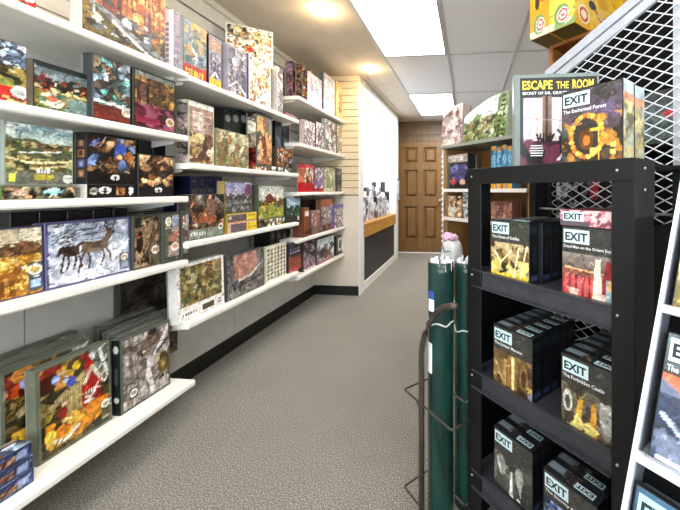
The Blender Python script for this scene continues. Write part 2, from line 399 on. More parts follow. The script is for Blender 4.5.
def art_barn(w, h, c, s):
    a = Art(w, h, c, s); a.collage(['5a4a22', '7a6a2e', '4a4a28', '8a7440', '2d2a1c', '6e5c30'], 60)
    a.rect(0, 1, .72, 1, '7c3020'); a.blobs(['c04a20', '8a2a20', 'd09040', '3c1c14'], 9, .55, .7, 1, 0, .35)
    a.blobs(['c7a23c', '8b7038', '4a4230'], 9, .55, .7, 1, .3, .7)
    a.rect(.68, 1, .6, 1, '7d7f7c'); a.blobs(['b9bab6', '50544e'], 10, .56, .6, 1, .68, 1)
    a.poly([(.12, .55), (.62, .80), (.66, .74), (.16, .48)], 'a89468')
    a.poly([(.28, .30), (.28, .56), (.6, .70), (.6, .30)], 'b3a06e'); a.bars(.3, .58, .34, .58, '94834f', 9)
    a.poly([(.56, .34), (.56, .62), (.67, .78), (.84, .56), (.84, .34)], 'a8261f'); a.poly([(.60, .8), (.66, .95), (.76, .8), (.74, .66), (.64, .68)], 'b52620')
    a.line(.6, .62, .72, .79, .02, 'd5c9b0'); a.line(.72, .79, .88, .55, .02, 'd5c9b0')
    a.path([(.62, .46), (.68, .43), (.74, .47)], .016, 'e6ded0'); a.bars(.62, .76, .48, .53, 'e6d6c0', 4); a.line(.62, .4, .72, .38, .02, 'e8e2da')
    a.line(.84, .95, .95, .6, .02, 'dcd8cc'); a.ell(.9, .6, .05, .07, 'dcd8cc'); a.ell(.9, .6, .03, .045, '6a6a60')
    a.ell(.22, .82, .05, .05, '8fa0d6'); a.ell(.42, .72, .06, .055, '4c5ab8'); a.ell(.35, .78, .04, .04, 'cdd2e8'); a.ell(.5, .88, .06, .05, 'd6b02c')
    a.blobs(['d98a1e', 'e0b040', 'b5651a'], 6, .54, .08, .36, .08, .95)
    a.ell(.45, .28, .085, .09, 'e0b048'); a.ell(.3, .22, .1, .07, 'cf7f1c'); a.ell(.72, .3, .12, .08, 'd8862a'); a.ell(.14, .22, .07, .07, 'e6c23e')
    a.path([(.2, .14), (.32, .10), (.5, .18)], .02, 'e6ded0'); a.ell(.3, .42, .06, .08, '8c2a20'); a.ell(.33, .5, .03, .03, 'd4b494')
    a.rect(.84, .98, .05, .3, '5d5a3c'); a.badge(.91, .25, .05, 'f0ece0', 'b7a98a'); a.bars(.86, .96, .08, .1, 'c9c4a4', 5)
    a.tex(.3, 30); a.edge('6d6f5e', .022); return a
def art_bobcat(w, h, c, s):
    a = Art(w, h, c, s, '8f857d'); a.blobs(['a59b92', '6c635c', 'b9b0a8'], 10, .55)
    for i in range(14): u = a.rg.rand(); a.line(u, 0, u + .08 * a.rg.randn(), 1, .012, '776d66', .7)
    a.blobs(['c5bcb8', '88808a'], 9, .6, .5, 1, .5, 1)
    a.path([(1, .95), (.74, .66), (.52, .42), (.62, .05)], .03, 'd8d2cc'); a.path([(.98, .76), (.7, .6)], .018, '3e3632'); a.path([(.55, .58), (.5, .34), (.64, .06)], .028, 'cfc8c2')
    a.ell(.62, .83, .18, .1, '6f5c50'); a.ell(.48, .74, .12, .085, '6a584c'); a.ell(.36, .70, .055, .045, '5b4a40'); a.ell(.62, .94, .09, .04, '37302c'); a.path([(.34, .74), (.14, .86), (.06, .84)], .03, '5f5048')
    a.ell(.44, .70, .03, .02, 'e0d8d0'); a.ell(.4, .66, .02, .03, '241e1c')
    a.ell(.86, .40, .14, .17, '8a7238'); a.blobs(['6b5a2a', 'a58e50', '4f4224'], 14, .55, .26, .58, .72, 1); a.ell(.74, .5, .03, .05, 'b7a56c'); a.ell(.8, .2, .07, .04, '2d2620')
    a.rect(.13, .32, .12, .27, '4d4a44'); a.badge(.225, .2, .055, 'ece8de', '8d8a80')
    a.tex(.3, 26); a.edge('5b5d57', .02); return a
def art_field(w, h, c, s):
    a = Art(w, h, c, s); a.grad('c7cbb4', '7fa0ae', .62, 1); a.blobs(['dfe0d2'], 5, .6, .7, 1, k=.7)
    a.grad('6d6a3e', 'a79a5e', .22, .64); a.put((a.V > .5) & (a.V < .62 + .3 * (1 - a.U) * a.noise(8)), '5a6248')
    a.blobs(['8b5e34', '3d4228', 'c2b47c', '55603a'], 12, .57, .24, .7); a.blobs(['7a5530'], 8, .55, .6, .9, 0, .35)
    a.path([(.3, .5), (.6, .47), (.95, .5)], .035, '5c6148'); a.path([(0, .44), (.35, .36), (.98, .42)], .018, 'e0d2a0'); a.path([(.2, .52), (.8, .58)], .012, 'd9dcd4'); a.path([(.35, .27), (.98, .34)], .018, 'c9b98a')
    a.rect(0, 1, 0, .21, '6e6f62'); a.rect(.06, .14, .05, .17, 'd9e04e'); a.bars(.4, .7, .09, .17, 'b2a33c', 7); a.bars(.44, .64, .2, .27, 'f0efe8', 4); a.badge(.92, .11, .075, 'e4e6e0', 'bfc4bc')
    a.bars(.2, .34, .1, .12, '55564c', 5); a.rect(.02, .09, .93, .98, 'd0d4cc'); a.tex(.22, 32); a.edge('8f9a8c', .012); return a
def art_antler(w, h, c, s, band=.22, blue=True):
    a = Art(w, h, c, s); a.collage(['5a3d2a', '3d2c20', '8a5c38', 'b98a5e', '2a2522'] + (['3d5aa0', '6f86b8', 'c3b9a4'] if blue else ['d0a878', '4a3426']), 55)
    for i in range(9): u, v = a.rg.rand(), band + a.rg.rand() * .7; a.path([(u, v), (u + .12 * a.rg.randn(), v + .12), (u + .2 * a.rg.randn(), v + .22 * a.rg.rand())], .009, ['dcc3a0', 'b8906a', '8c6a4a'][i % 3])
    a.rect(0, 1, 0, band, '1d1b1a')
    if blue: a.ell(.66, .78, .12, .1, '3a55b0'); a.ell(.45, .85, .08, .07, 'dcb08a'); a.ell(.85, .6, .1, .12, 'b8703c')
    a.rect(0, 1, 0, band, '1d1b1a')
    logo(a, .55, band * .55, band * .36); a.tex(.25, 30); a.edge('2a2624', .012); return a
def logo(a, cu, cv, r):
    for q in (-1, 1):
        a.path([(cu + q * .18 * r / a.asp * 2, cv - r * .4), (cu + q * .5 * r / a.asp * 2, cv - r * .05), (cu + q * .45 * r / a.asp * 2, cv + r * .55), (cu + q * .1 * r / a.asp * 2, cv + r * .75)], r * .16, 'f0efea')
        a.line(cu + q * .42 * r / a.asp * 2, cv + r * .3, cu + q * .15 * r / a.asp * 2, cv + r * .25, r * .13, 'f0efea')
def art_flatlogo(w, h, c, s):
    a = Art(w, h, c, s, '1c1a1a'); logo(a, .33, .5, .42); a.rect(.56, .76, .15, .85, '8a5a3a'); a.blobs(['c99a6a', '3a2a20'], 6, .55, .15, .85, .56, .76)
    a.badge(.1, .5, .28, 'b9b2a4', '6a655c'); a.rect(.83, .95, .3, .75, 'e2e0d8'); a.rect(.87, .91, .1, .9, 'e2e0d8'); return a
def art_autumn(w, h, c, s):
    a = Art(w, h, c, s); a.grad('b8702c', 'd88838', 0, 1); a.blobs(['e09a44', 'b8581c', 'e8b468', '9c4a18'], 12, .55, .3, 1)
    for i in range(12): u = a.rg.rand(); a.line(u, .3, u + .03 * a.rg.randn(), 1, .008, '5a2c14')
    a.put(a.V < .36 + .14 * a.noise(7) - .22 * a.U, '6c5a30'); a.blobs(['4c4a28', '8c7038', '3c2a18'], 12, .54, 0, .42)
    a.poly([(.2, .36), (.2, .46), (.27, .53), (.36, .46), (.36, .36)], '7c3a20'); a.poly([(.18, .46), (.27, .55), (.38, .46)], '4c4440')
    a.path([(.1, .40), (.3, .34), (.55, .2), (.95, .06)], .035, '8d9094'); a.blobs(['c8ccd0', '5c6068'], 12, .58, .1, .42, .1, .8); a.path([(.32, .28), (.6, .12), (.8, .02)], .02, 'dfe0e0'); a.tex(.2, 30); return a
def art_wood(w, h, c, s):
    a = Art(w, h, c, s, '5e4a38'); a.blobs(['3c2e24', '8a6e52', '2a221c', 'a08668'], 8, .55)
    for i in range(16): u = a.rg.rand(); a.line(u, a.rg.rand() * .3, u + .2 * a.rg.randn(), .6 + .4 * a.rg.rand(), .016, ['2c2420', '9c8468', '6e5640'][i % 3], .8)
    a.ell(.22, .5, .12, .22, '38221f'); a.ell(.2, .6, .05, .06, '6b2f2c'); a.rect(.02, .3, .78, 1, '2a2f28')
    a.rect(.68, .96, .05, .42, '5f5a48'); a.badge(.82, .31, .085, 'e8e0d0', 'b58a70'); a.tex(.3, 24); a.edge('55584a', .02); return a
def art_tall(w, h, c, s):
    a = Art(w, h, c, s, '4b5046'); a.rect(.06, .52, .1, .9, '5c6152'); a.rect(.5, .94, .2, .96, '8d8484'); a.blobs(['b7765e', '5b4a40', 'a89a92'], 8, .53, .1, .7, .3, .94)
    a.ell(.28, .83, .17, .1, 'dfe3c4'); a.ell(.28, .83, .1, .06, 'a9ac6a'); a.rect(.5, .9, .74, .95, '9aa0b8'); a.badge(.7, .3, .09, 'ece4d6', 'c08a70'); a.bars(.1, .45, .68, .72, 'c4c8ae', 5); a.tex(.25, 22); return a
def art_magenta(w, h, c, s):
    a = Art(w, h, c, s); a.collage(['8e7038', '6a4a28', 'a8864c', '472d1a', '7a5a30'], 46); a.rect(.06, .34, .48, .8, '33201c'); a.ell(.22, .62, .1, .16, '6a463a'); a.rect(.28, .33, .45, .8, '1c1412')
    a.rect(0, 1, 0, .38, '611a30'); a.blobs(['7c2844', '400f20', '96546a'], 8, .55, 0, .42); a.rect(.05, .6, .1, .2, '8a2444'); a.rect(0, 1, .9, 1, '7f8478'); a.badge(.86, .2, .085, 'd8ccb0', 'a48a5a'); a.edge('2c271e', .015); return a
def art_dots(w, h, c, s):
    a = Art(w, h, c, s, 'ddd6bd'); 
    for i in range(6):
        for j in range(8):
            a.ell(.1 + i * .16, .1 + j * .115, .05, .034, ['2b2620', '4a4030', '6a5a30', '2a2a36'][(i * 3 + j * 5) % 4], a.rg.rand())
    a.rect(0, 1, 0, .04, 'ece8d8'); return a
def art_frame(w, h, c, s):
    a = Art(w, h, c, s, 'ece9e2'); a.collage(['7d7048', '9a8a58', '5c5a3c', '6f6a52', '8a7a4a', '4a5a4c'], 60, .07, .95, .24, .96)
    a.path([(.32, .82), (.28, .66), (.36, .56)], .03, 'a8b8d8'); a.ell(.22, .58, .09, .06, '4c3b24'); a.ell(.2, .36, .08, .05, '4c6a44'); a.ell(.62, .7, .16, .18, '80603c'); a.path([(.3, .88), (.6, .92), (.9, .86)], .02, 'c07a3a')
    a.blobs(['b9ad80', '5c5638', '8a7444'], 12, .58, .24, .96, .07, .95); a.rect(.5, .75, .06, .16, '5a4a34'); a.bars(.1, .4, .08, .13, '4a4a4a', 6); a.badge(.88, .12, .05, '3c3c3c', 'd8d8d8'); a.tex(.15, 30); return a
def art_pink(w, h, c, s):
    a = Art(w, h, c, s, '5c5754'); a.blobs(['3d3a3c', '7a7470', '8e8a86'], 12, .55); a.poly([(.2, .42), (.18, .9), (.78, .97), (.8, .6), (.62, .42)], 'b98474'); a.blobs(['a8705f', 'cc9c8c'], 8, .58, .42, .96, .2, .78)
    a.path([(.3, .38), (.6, .4), (.88, .6)], .03, 'd6cfc6'); a.path([(.1, .2), (.9, .32)], .02, '2c2a2c'); a.badge(.12, .16, .045, 'cfc9c0', '4a4444'); a.tex(.2, 30); a.edge('4a4848', .02); return a
def art_red(w, h, c, s):
    a = Art(w, h, c, s); a.collage(['cf9c80', 'e0c8b0', '9a4a3a', 'c86a4a', 'e8dcd0', '6a7a5a'], 40); a.rect(0, 1, 0, .32, 'b01f2a'); a.rect(0, 1, .9, 1, 'b8404a'); a.tex(.2, 16); return a
def art_meadow(w, h, c, s):
    a = A_land(w, h, c, s, ('b8bcae', 'd8d6c8'), ('4a4a2c', '7c6a3c'), ('a8a848', '86903c'), .5, ('6a5a38', 'd0c468')); a.ell(.4, .6, .16, .14, '6b3d2c'); a.ell(.75, .4, .12, .1, '59646c'); a.blobs(['8c4a34'], 9, .6, .4, .7); a.edge('6d7060', .012); return a
def art_purple(w, h, c, s):
    a = A_land(w, h, c, s, ('8d92bc', 'b8a8b4'), ('3e4436', '6a5a6c'), ('6a6a6e', '55604c'), .55, ('a098a8', '3d3d34')); a.ell(.85, .75, .14, .22, '7d4c66'); a.line(.1, .3, .95, .36, .02, '8d8f8c'); a.edge('7a6a44', .015); return a
def art_teal(w, h, c, s):
    a = Art(w, h, c, s); a.grad('a88a50', '5c8a94', .4, 1); a.ell(.25, .8, .3, .18, 'd8b060'); a.ell(.6, .85, .2, .2, '8c5a44'); a.ell(.6, .4, .36, .26, 'c98a58'); a.path([(.5, .6), (.62, .3)], .02, '7a4a30'); a.ell(.2, .55, .18, .12, '4c4a44'); a.rect(0, 1, 0, .2, '9c6a48'); a.blobs(['e8b88a', '6a4030'], 8, .6, .1, .65); a.tex(.2, 18); a.edge('51574e', .03); return a
def art_soft(w, h, c, s):
    a = Art(w, h, c, s); a.grad('7e7c50', 'b4b088', 0, 1); a.ell(.3, .62, .12, .3, 'a8783c'); a.ell(.3, .75, .06, .14, 'd8b060'); a.ell(.75, .45, .18, .2, '8a8a6c'); a.blobs(['c4c4a0', '6e6448', '9a6a50'], 8, .58); a.badge(.85, .78, .08, 'd8d8c4', 'a8a890'); a.tex(.2, 20); a.edge('85856c', .015); return a
def art_tan(w, h, c, s):
    a = Art(w, h, c, s, '9a8464'); a.rect(0, 1, .93, 1, 'dcdcd6'); a.rect(.12, .9, .5, .9, '9c8078'); a.bars(.15, .85, .55, .86, 'c8bcae', 1)
    for v in (.58, .68, .8): a.rect(.14, .86, v, v + .03, 'b8a49a')
    a.blobs(['b59a3c', '5c4030', '7d5a48', 'd8c088'], 10, .55, 0, .5); a.poly([(.45, .08), (.65, .5), (.85, .08)], '59433c'); a.badge(.8, .2, .06, 'e0d8c4', 'b0a484'); a.tex(.2, 22); a.edge('b4b4aa', .02); return a
def art_brown(w, h, c, s):
    a = Art(w, h, c, s); a.collage(['6a4a34', '8a5c40', '4a3a2e', 'a8765a', '5e6250', '3a3430', '8e867c'], 55); a.ell(.62, .7, .14, .2, '82604e'); a.rect(.3, .75, .35, .5, '9c5a3a'); a.rect(0, 1, 0, .22, '7c8478'); a.bars(.1, .5, .07, .15, 'c9ccc4', 6); a.badge(.9, .22, .07, 'd8d8d0', '3d3d3a'); a.tex(.25, 24); a.edge('4a4640', .012); return a
def art_picnic(w, h, c, s):
    a = A_land(w, h, c, s, ('5a6a70', '8a9aa0'), ('3a3a24', '5a3428'), ('8c8a44', '5e6a34'), .62, ('c86a3c', 'e0d8c4', '4a7a70')); a.ell(.35, .2, .16, .1, 'e0d6c4'); a.ell(.3, .28, .1, .06, 'd06a4a'); a.rect(.55, 1, .05, .35, '78908a'); a.line(0, .5, 1, .42, .03, 'd8c88c'); a.blobs(['8a3030', '202018'], 9, .6, .45, .75); a.rect(0, 1, .9, 1, '26302c'); a.tex(.2, 30); return a
def art_cool(w, h, c, s):
    a = Art(w, h, c, s); a.collage(['7e94a8', '5c5048', 'a8b4b8', '6a4a3c', '8a7a60', '3c4a4a', '5c9490'], 60); a.rect(0, 1, 0, .24, '6a2e20'); a.blobs(['c8a888'], 7, .6, .02, .24, .2, .8); a.badge(.9, .2, .08, 'e4ded2', 'b8ac98'); a.line(0, .3, 1, .26, .02, 'd8dcdc'); a.tex(.3, 26); return a
def art_redband(w, h, c, s):
    a = Art(w, h, c, s); a.grad('8a9c4c', '7c6a44', .25, .58); a.collage(['8fa4b8', '5c6c84', 'b8c4cc', '6a7a94'], 50, 0, 1, .58, 1); a.line(0, .5, 1, .4, .03, '28201c'); a.line(0, .62, 1, .5, .02, 'd8c890'); a.blobs(['4a4424', 'b09a50'], 10, .58, .25, .6); a.rect(0, 1, 0, .26, 'c0302a'); a.badge(.86, .2, .11, 'dfe2de', 'aab4b0'); a.blobs(['3d3020', 'd8c080'], 10, .55, 0, .1); a.tex(.2, 26); return a
def art_falls(w, h, c, s):
    a = Art(w, h, c, s); a.grad('5a7484', '8c9ca4', 0, 1); a.blobs(['e0b84c', 'd0a040'], 7, .52, .65, 1, .3, 1); a.poly([(.35, .3), (.3, .7), (.55, .75), (.6, .3)], 'b8c8d0'); a.blobs(['3c5060', '6a7c50', 'a8884c'], 9, .57, .25, .9); a.rect(0, 1, 0, .24, 'b8342c'); a.bars(.08, .9, .05, .16, 'e0c030', 7); a.tex(.25, 22); return a
def art_city(w, h, c, s):
    a = Art(w, h, c, s); a.collage(['8a8698', '6c6a7c', 'a8a2ac', '565464', 'b4a8a8'], 45)
    for i in range(9): a.rect(.06 + i * .1, .1 + i * .1, .15, .5 + .4 * a.rg.rand(), ['b4acbc', '57536c', '8c869c'][i % 3], .7)
    a.path([(.1, .15), (.5, .32), (.9, .12)], .02, 'd8d0d4'); a.blobs(['e0c040'], 6, .66, 0, .25); a.tex(.2, 20); a.edge('8d86a6', .02); return a
def art_comic(w, h, c, s):
    a = Art(w, h, c, s); a.collage(['e8dcb8', 'e4c878', 'f0ece0', 'd8c890', 'dcb070', 'c88a5c', 'f0e4c0', 'b0a884'], 80); a.blobs(['f2eee0'], 16, .56); a.blobs(['a08060'], 16, .66); a.ell(.5, .4, .06, .07, 'd04a2c'); a.tex(.15, 26); a.edge('f0ece2', .02); return a
def art_white(w, h, c, s):
    a = Art(w, h, c, s); a.grad('e8eaec', 'd4d0d8', 0, 1); a.blobs(['b8b0bc', 'c8c4cc', 'a89cac'], 9, .55, .35, .95); a.rect(0, 1, 0, .3, 'e4ecec'); a.tex(.06, 16); a.edge('a8a4ac', .02); return a
def art_script(w, h, c, s):
    a = Art(w, h, c, s, 'e0c08a'); a.path([(.3, .75), (.4, .5), (.3, .3), (.5, .25)], .03, '9c4a28'); a.path([(.45, .7), (.6, .55), (.5, .4)], .03, '9c4a28'); a.ell(.35, .3, .08, .1, 'a83c24'); a.ell(.65, .25, .06, .06, 'b0502c'); a.blobs(['d4a868'], 8, .6); a.tex(.1, 14); return a
def art_dark(w, h, c, s):
    a = Art(w, h, c, s, '17191e'); a.blobs(['2d3440', '0c0d10', '46505a'], 8, .58); a.ell(.5, .6, .25, .12, '5a6a78', .5); a.rect(0, 1, .05, .12, 'c8ccd0'); a.tex(.3, 16); return a
def art_grey(w, h, c, s):
    a = Art(w, h, c, s); a.collage(['b8b0b4', '8a8088', 'd8d0d0', 'a89098', '948c8c', 'c0a8a0'], 50); a.blobs(['e4e0e0', '5c5458'], 14, .6); a.tex(.2, 20); return a
def art_warm(w, h, c, s):
    a = Art(w, h, c, s); a.collage(['a8763c', '4a3020', 'c89858', '74482a', '2e2420', 'b8402c', '8a94a0'], 60); a.tex(.3, 20); return a
def art_blue(w, h, c, s):
    a = A_land(w, h, c, s, ('7aa4bc', 'a8c4cc'), ('24443c', '3c5c50'), ('4c5c3c', '2c3c34'), .6, ('88a898', '24302c')); a.rect(0, 1, 0, .22, '3c3c38'); a.badge(.85, .12, .09, 'e8e8e0', 'c0c0b8'); return a
def art_plaid(w, h, c, s):
    a = Art(w, h, c, s); a.collage(['54485c', '7c6c74', '3c3440', '94808a', 'a89090'], 40); a.line(.1, .2, .9, .4, .02, 'b8a8ac'); a.rect(0, 1, 0, .07, 'd8b8bc'); a.tex(.25, 18); return a
def art_crowd(w, h, c, s):
    a = Art(w, h, c, s); a.collage(['8c8890', 'b4b0b4', '5c4848', 'c4c8c8', '6a5c64'], 45); a.ell(.5, .3, .2, .18, '6c3c38'); a.ell(.3, .4, .14, .2, '3c343c'); a.grad('c8d4d4', 'a8bcc0', .75, 1); a.rect(0, 1, 0, .09, 'a8505c'); a.tex(.25, 18); return a
def art_card(w, h, c, s):
    a = Art(w, h, c, s, '26282a'); a.rect(.25, .8, .15, .9, 'd4d8d6'); a.rect(.35, .6, .3, .75, '44484a'); a.line(.65, .2, .65, .85, .03, '5c6264'); return a
def art_strip(pal, n=12, logo_=False):
    def f(w, h, c, s):
        a = Art(w, h, c, s); a.collage(list(pal), n); a.tex(.2, 8); return a
    return f
def art_car(w, h, c, s):
    a = Art(w, h, c, s); a.collage(['6a6454', '94886c', '4c4c3c', 'a89c80', '7c6044'], 30); a.ell(.68, .5, .14, .3, '8cc8cc'); a.ell(.7, .75, .09, .16, 'b4d8d8'); a.ell(.6, .3, .04, .2, '2c3434'); a.ell(.78, .3, .04, .2, '2c3434'); a.ell(.25, .5, .1, .3, 'c8a890'); a.rect(0, .03, 0, 1, '5c8a3c'); a.tex(.2, 14); return a
def art_spinetext(bg, fg, n=7):
    def f(w, h, c, s):
        a = Art(w, h, c, s, bg)
        for i in range(n): a.rect(.28, .74, .12 + i * .7 / n, .12 + i * .7 / n + .45 / n, fg)
        a.tex(.1, 6); return a
    return f
def art_photos(w, h, c, s):
    a = Art(w, h, c, s, '201c1e')
    for i in range(4): a.rect(.12, .88, .12 + i * .2, .28 + i * .2, ['8a5a40', '5a6490', 'a8744c', '6c4a3c'][i]); a.ell(.5, .2 + i * .2, .2, .05, ['d8b090', 'b0b8d8', '4a3428', 'c8a080'][i])
    return a

# ================================================================ SETTING
bm = bmesh.new(); bx(bm, -3.2, XR + .1, YF - .1, YB + .2, -.1, 0); struct('floor', bm, carpet_mat())
bm = bmesh.new()
bx(bm, -2.75, XR + .1, YF - .1, YB + .2, CEIL + .02, CEIL + .1)
struct('ceiling', bm, M_TILE)
def wall(name, d, m): bm = bmesh.new(); bx(bm, *d); return struct(name, bm, m)
# soffit strip along the left wall, down to the tile grid
GX = [-.79 + .61 * k for k in range(5)]
GY = [1.83 - 1.2 * 3 + 1.2 * k for k in range(8)]
bm = bmesh.new(); bx(bm, XW, -1.105, YF, YB, CEIL, CEIL + .02); bx(bm, -1.10, -.80, YF, YB, CEIL, CEIL + .02)
bx(bm, -1.107, -1.098, YF, YB, CEIL - .003, CEIL + .01); struct('ceiling_soffit', bm, M_CEILW)
bm = bmesh.new()
for i, gx in enumerate(GX):
    bx(bm, gx - .012, gx + .012, YF, YB, CEIL - .006, CEIL)
for gy in GY:
    bx(bm, -.79, XR, gy - .012, gy + .012, CEIL - .0055, CEIL)
struct('trim_1', bm, M_GRID)
bm = bmesh.new()
for i in range(len(GX)):
    x0 = GX[i] + .012; x1 = (GX[i + 1] if i + 1 < len(GX) else XR) - .012
    for j in range(len(GY)):
        y0 = GY[j] + .012; y1 = (GY[j + 1] if j + 1 < len(GY) else YB) - .012
        y1 = min(y1, YB)
        if y1 > y0: bx(bm, x0, x1, y0, y1, CEIL, CEIL + .02)
struct('ceiling_tiles', bm, M_TILE)
# left wall: slatwall boards with real grooves
M_GROOVE = mat('slat_groove', '4a443a', .7, .05, 12)
bm = bmesh.new(); bx(bm, XW - .1, XW - .013, YF, YW + .02, 0, CEIL + .05); o = struct('wall_left_core', bm, M_GROOVE)
bm = bmesh.new(); bx(bm, XW - .012, XW, YF, 1.10, 0, .878); bx(bm, XW - .012, XW, 1.104, 2.24, 0, .878); bx(bm, XW - .012, XW, 2.244, YW, 0, .878)
z = .885
while z < 2.26:
    bx(bm, XW - .012, XW, YF, YW, z, min(z + .0705, 2.255)); z += .0765
bx(bm, XW - .012, XW + .012, YF, YW, 2.262, 2.275)
bx(bm, XW - .012, XW, YF, YW, 2.275, 2.36)
bx(bm, XW - .012, XW + .02, YF, YW, 2.36, CEIL)
struct('wall_left', bm, M_SLAT)
# wing wall facing the camera: slatwall above, plain below
bm = bmesh.new(); bx(bm, XW, -1.18, YW + .012, YW + .13, 0, CEIL)
bx(bm, XW, -1.18, YW, YW + .012, .0, 1.09)
struct('wall_partition', bm, M_WALL)
bm = bmesh.new(); bx(bm, XW, -1.184, YW - .001, YW + .011, 1.09, CEIL); o = struct('wall_partition_groove', bm, mat('partition_groove', '6a5738', .7, .05)); o['kind'] = 'structure'
bm = bmesh.new(); z = 1.10
while z < CEIL - .08:
    bx(bm, XW, -1.183, YW - .014, YW + .012, z, z + .0705); z += .0775
bx(bm, XW, -1.183, YW - .014, YW + .012, z, CEIL - .004)
o = struct('wall_partition_slatwall', bm, M_SLATW); o['kind'] = 'structure'
bm = bmesh.new(); bx(bm, XW, XW + .012, YF, YW, 0, .10); struct('baseboard_left', bm, M_BASE)
bm = bmesh.new(); bx(bm, XW + .012, -1.178, YW - .014, YW, 0, .10); struct('baseboard_partition', bm, M_BASE)
# alcove beyond the wing wall
XA = -1.18
bm = bmesh.new(); W0, W1 = YW + .22, 5.36
bx(bm, -2.75, -2.65, YW + .13, YB, 0, .85); bx(bm, -2.75, -2.65, YW + .13, YB, 2.30, CEIL); bx(bm, -2.75, -2.65, YW + .13, W0, .85, 2.30); bx(bm, -2.75, -2.65, W1, YB, .85, 2.30)
struct('wall_alcove_back', bm, M_WHITE)
bm = bmesh.new(); bx(bm, -2.72, -2.66, W0, W1, .85, .89); bx(bm, -2.72, -2.66, W0, W1, 2.26, 2.30)
for y in (W0, (W0 + W1) / 2 - .02, W1 - .04): bx(bm, -2.72, -2.66, y, y + .04, .89, 2.26)
struct('assumed_window_alcove', bm, M_WHITE)  # window assumed from the cool, bright daylight around the alcove
wall('wall_alcove_far', (-2.65, XA - .11, 5.44, 5.54, 0, CEIL), M_WHITE)
wall('wall_alcove_near', (-2.65, XW, YW + .02, YW + .13, 0, CEIL), M_WHITE)
bm = bmesh.new(); bx(bm, XA - .1, XA, YW + .13, 5.50, CEIL - .07, CEIL); struct('trim_2', bm, M_WHITE)
bm = bmesh.new(); bx(bm, XA - .11, XA + .004, 5.34, 5.50, 0, CEIL - .07); struct('trim_3', bm, M_WHITE)
bm = bmesh.new(); bx(bm, XA - .002, XA + .006, YW - .016, YW + .13, 0, CEIL - .07); struct('trim_4', bm, M_WHITE)
wall('wall_left_far', (XA - .2, XA - .11, 5.50, YB, 0, CEIL), M_PANEL)
wall('wall_right', (XR, XR + .1, YF, YB, 0, CEIL + .05), M_WALL)
bm = bmesh.new(); bx(bm, -3.2, XR + .1, YF - .1, YF, 0, .55); bx(bm, -3.2, XR + .1, YF - .1, YF, 2.25, CEIL + .05); bx(bm, -3.2, -1.45, YF - .1, YF, .55, 2.25); bx(bm, 1.5, XR + .1, YF - .1, YF, .55, 2.25)
struct('wall_front', bm, M_WALL)
bm = bmesh.new()
for x in (-1.45, -.49, .49, 1.46): bx(bm, x, x + .04, YF - .07, YF - .02, .55, 2.25)
bx(bm, -1.45, 1.5, YF - .07, YF - .02, .55, .60); bx(bm, -1.45, 1.5, YF - .07, YF - .02, 2.20, 2.25)
struct('added_window_front', bm, M_ALU)  # unseen window added so daylight lifts the ceiling and the box fronts
# back wall with panelling, door
bm = bmesh.new(); bx(bm, -3.2, XR + .1, YB + .02, YB + .2, 0, CEIL + .05)
for i in range(34):
    x0 = -1.4 + i * .095; bx(bm, x0, x0 + .088, YB + .008, YB + .02, 0, CEIL)
struct('wall_back', bm, M_PANEL)
DX0, DX1, DT = -1.27, -.44, 2.03
bm = bmesh.new()
bx(bm, DX0 - .07, DX0, YB - .055, YB + .008, 0, DT + .07); bx(bm, DX1, DX1 + .07, YB - .055, YB + .008, 0, DT + .07); bx(bm, DX0, DX1, YB - .055, YB + .008, DT, DT + .07)
bx(bm, -1.4, XR, YB - .012, YB + .008, 2.12 + .05, 2.12 + .09); bx(bm, -1.4, XR, YB - .03, YB + .008, CEIL - .05, CEIL)
struct('trim_5', bm, M_PANEL)
bm = bmesh.new()   # six-panel door
dw = DX1 - DX0; st = .115; mid = .10
bx(bm, DX0, DX1, YB - .002, YB + .008, .02, DT)
def rail(x0, x1, z0, z1): bx(bm, x0, x1, YB - .045, YB - .002, z0, z1)
rail(DX0, DX0 + st, .02, DT); rail(DX1 - st, DX1, .02, DT); rail(DX0 + dw / 2 - mid / 2, DX0 + dw / 2 + mid / 2, .02, DT)
for z0, z1 in ((.02, .26), (.86, 1.02), (1.52, 1.64), (1.93, DT)):
    rail(DX0 + st, DX0 + dw / 2 - mid / 2, z0, z1); rail(DX0 + dw / 2 + mid / 2, DX1 - st, z0, z1)
for x0, x1 in ((DX0 + st, DX0 + dw / 2 - mid / 2), (DX0 + dw / 2 + mid / 2, DX1 - st)):
    for z0, z1 in ((.26, .86), (1.02, 1.52), (1.64, 1.93)):
        q = [bm.verts.new(p) for p in ((x0 + .02, YB - .003, z0 + .02), (x1 - .02, YB - .003, z0 + .02), (x1 - .02, YB - .003, z1 - .02), (x0 + .02, YB - .003, z1 - .02), (x0 + .06, YB - .032, z0 + .06), (x1 - .06, YB - .032, z0 + .06), (x1 - .06, YB - .032, z1 - .06), (x0 + .06, YB - .032, z1 - .06))]
        bm.faces.new(q[4:]); [bm.faces.new((q[i], q[(i + 1) % 4], q[4 + (i + 1) % 4], q[4 + i])) for i in range(4)]
door = struct('door_1', bm, M_WOOD)
bm = bmesh.new(); lathe(bm, [(.012, 0), (.012, .03), (.028, .04), (.03, .055), (.018, .065)]); k = obj('door_knob', bm, M_CHROME, door, smooth=True, loc=(DX1 - .06, YB - .045, .96)); k.rotation_euler = (PI / 2, 0, 0)
bm = bmesh.new(); bx(bm, DX0 - .07, DX1 + .07, YB - .06, YB - .02, 0, .018); struct('trim_6', bm, M_WHITE)

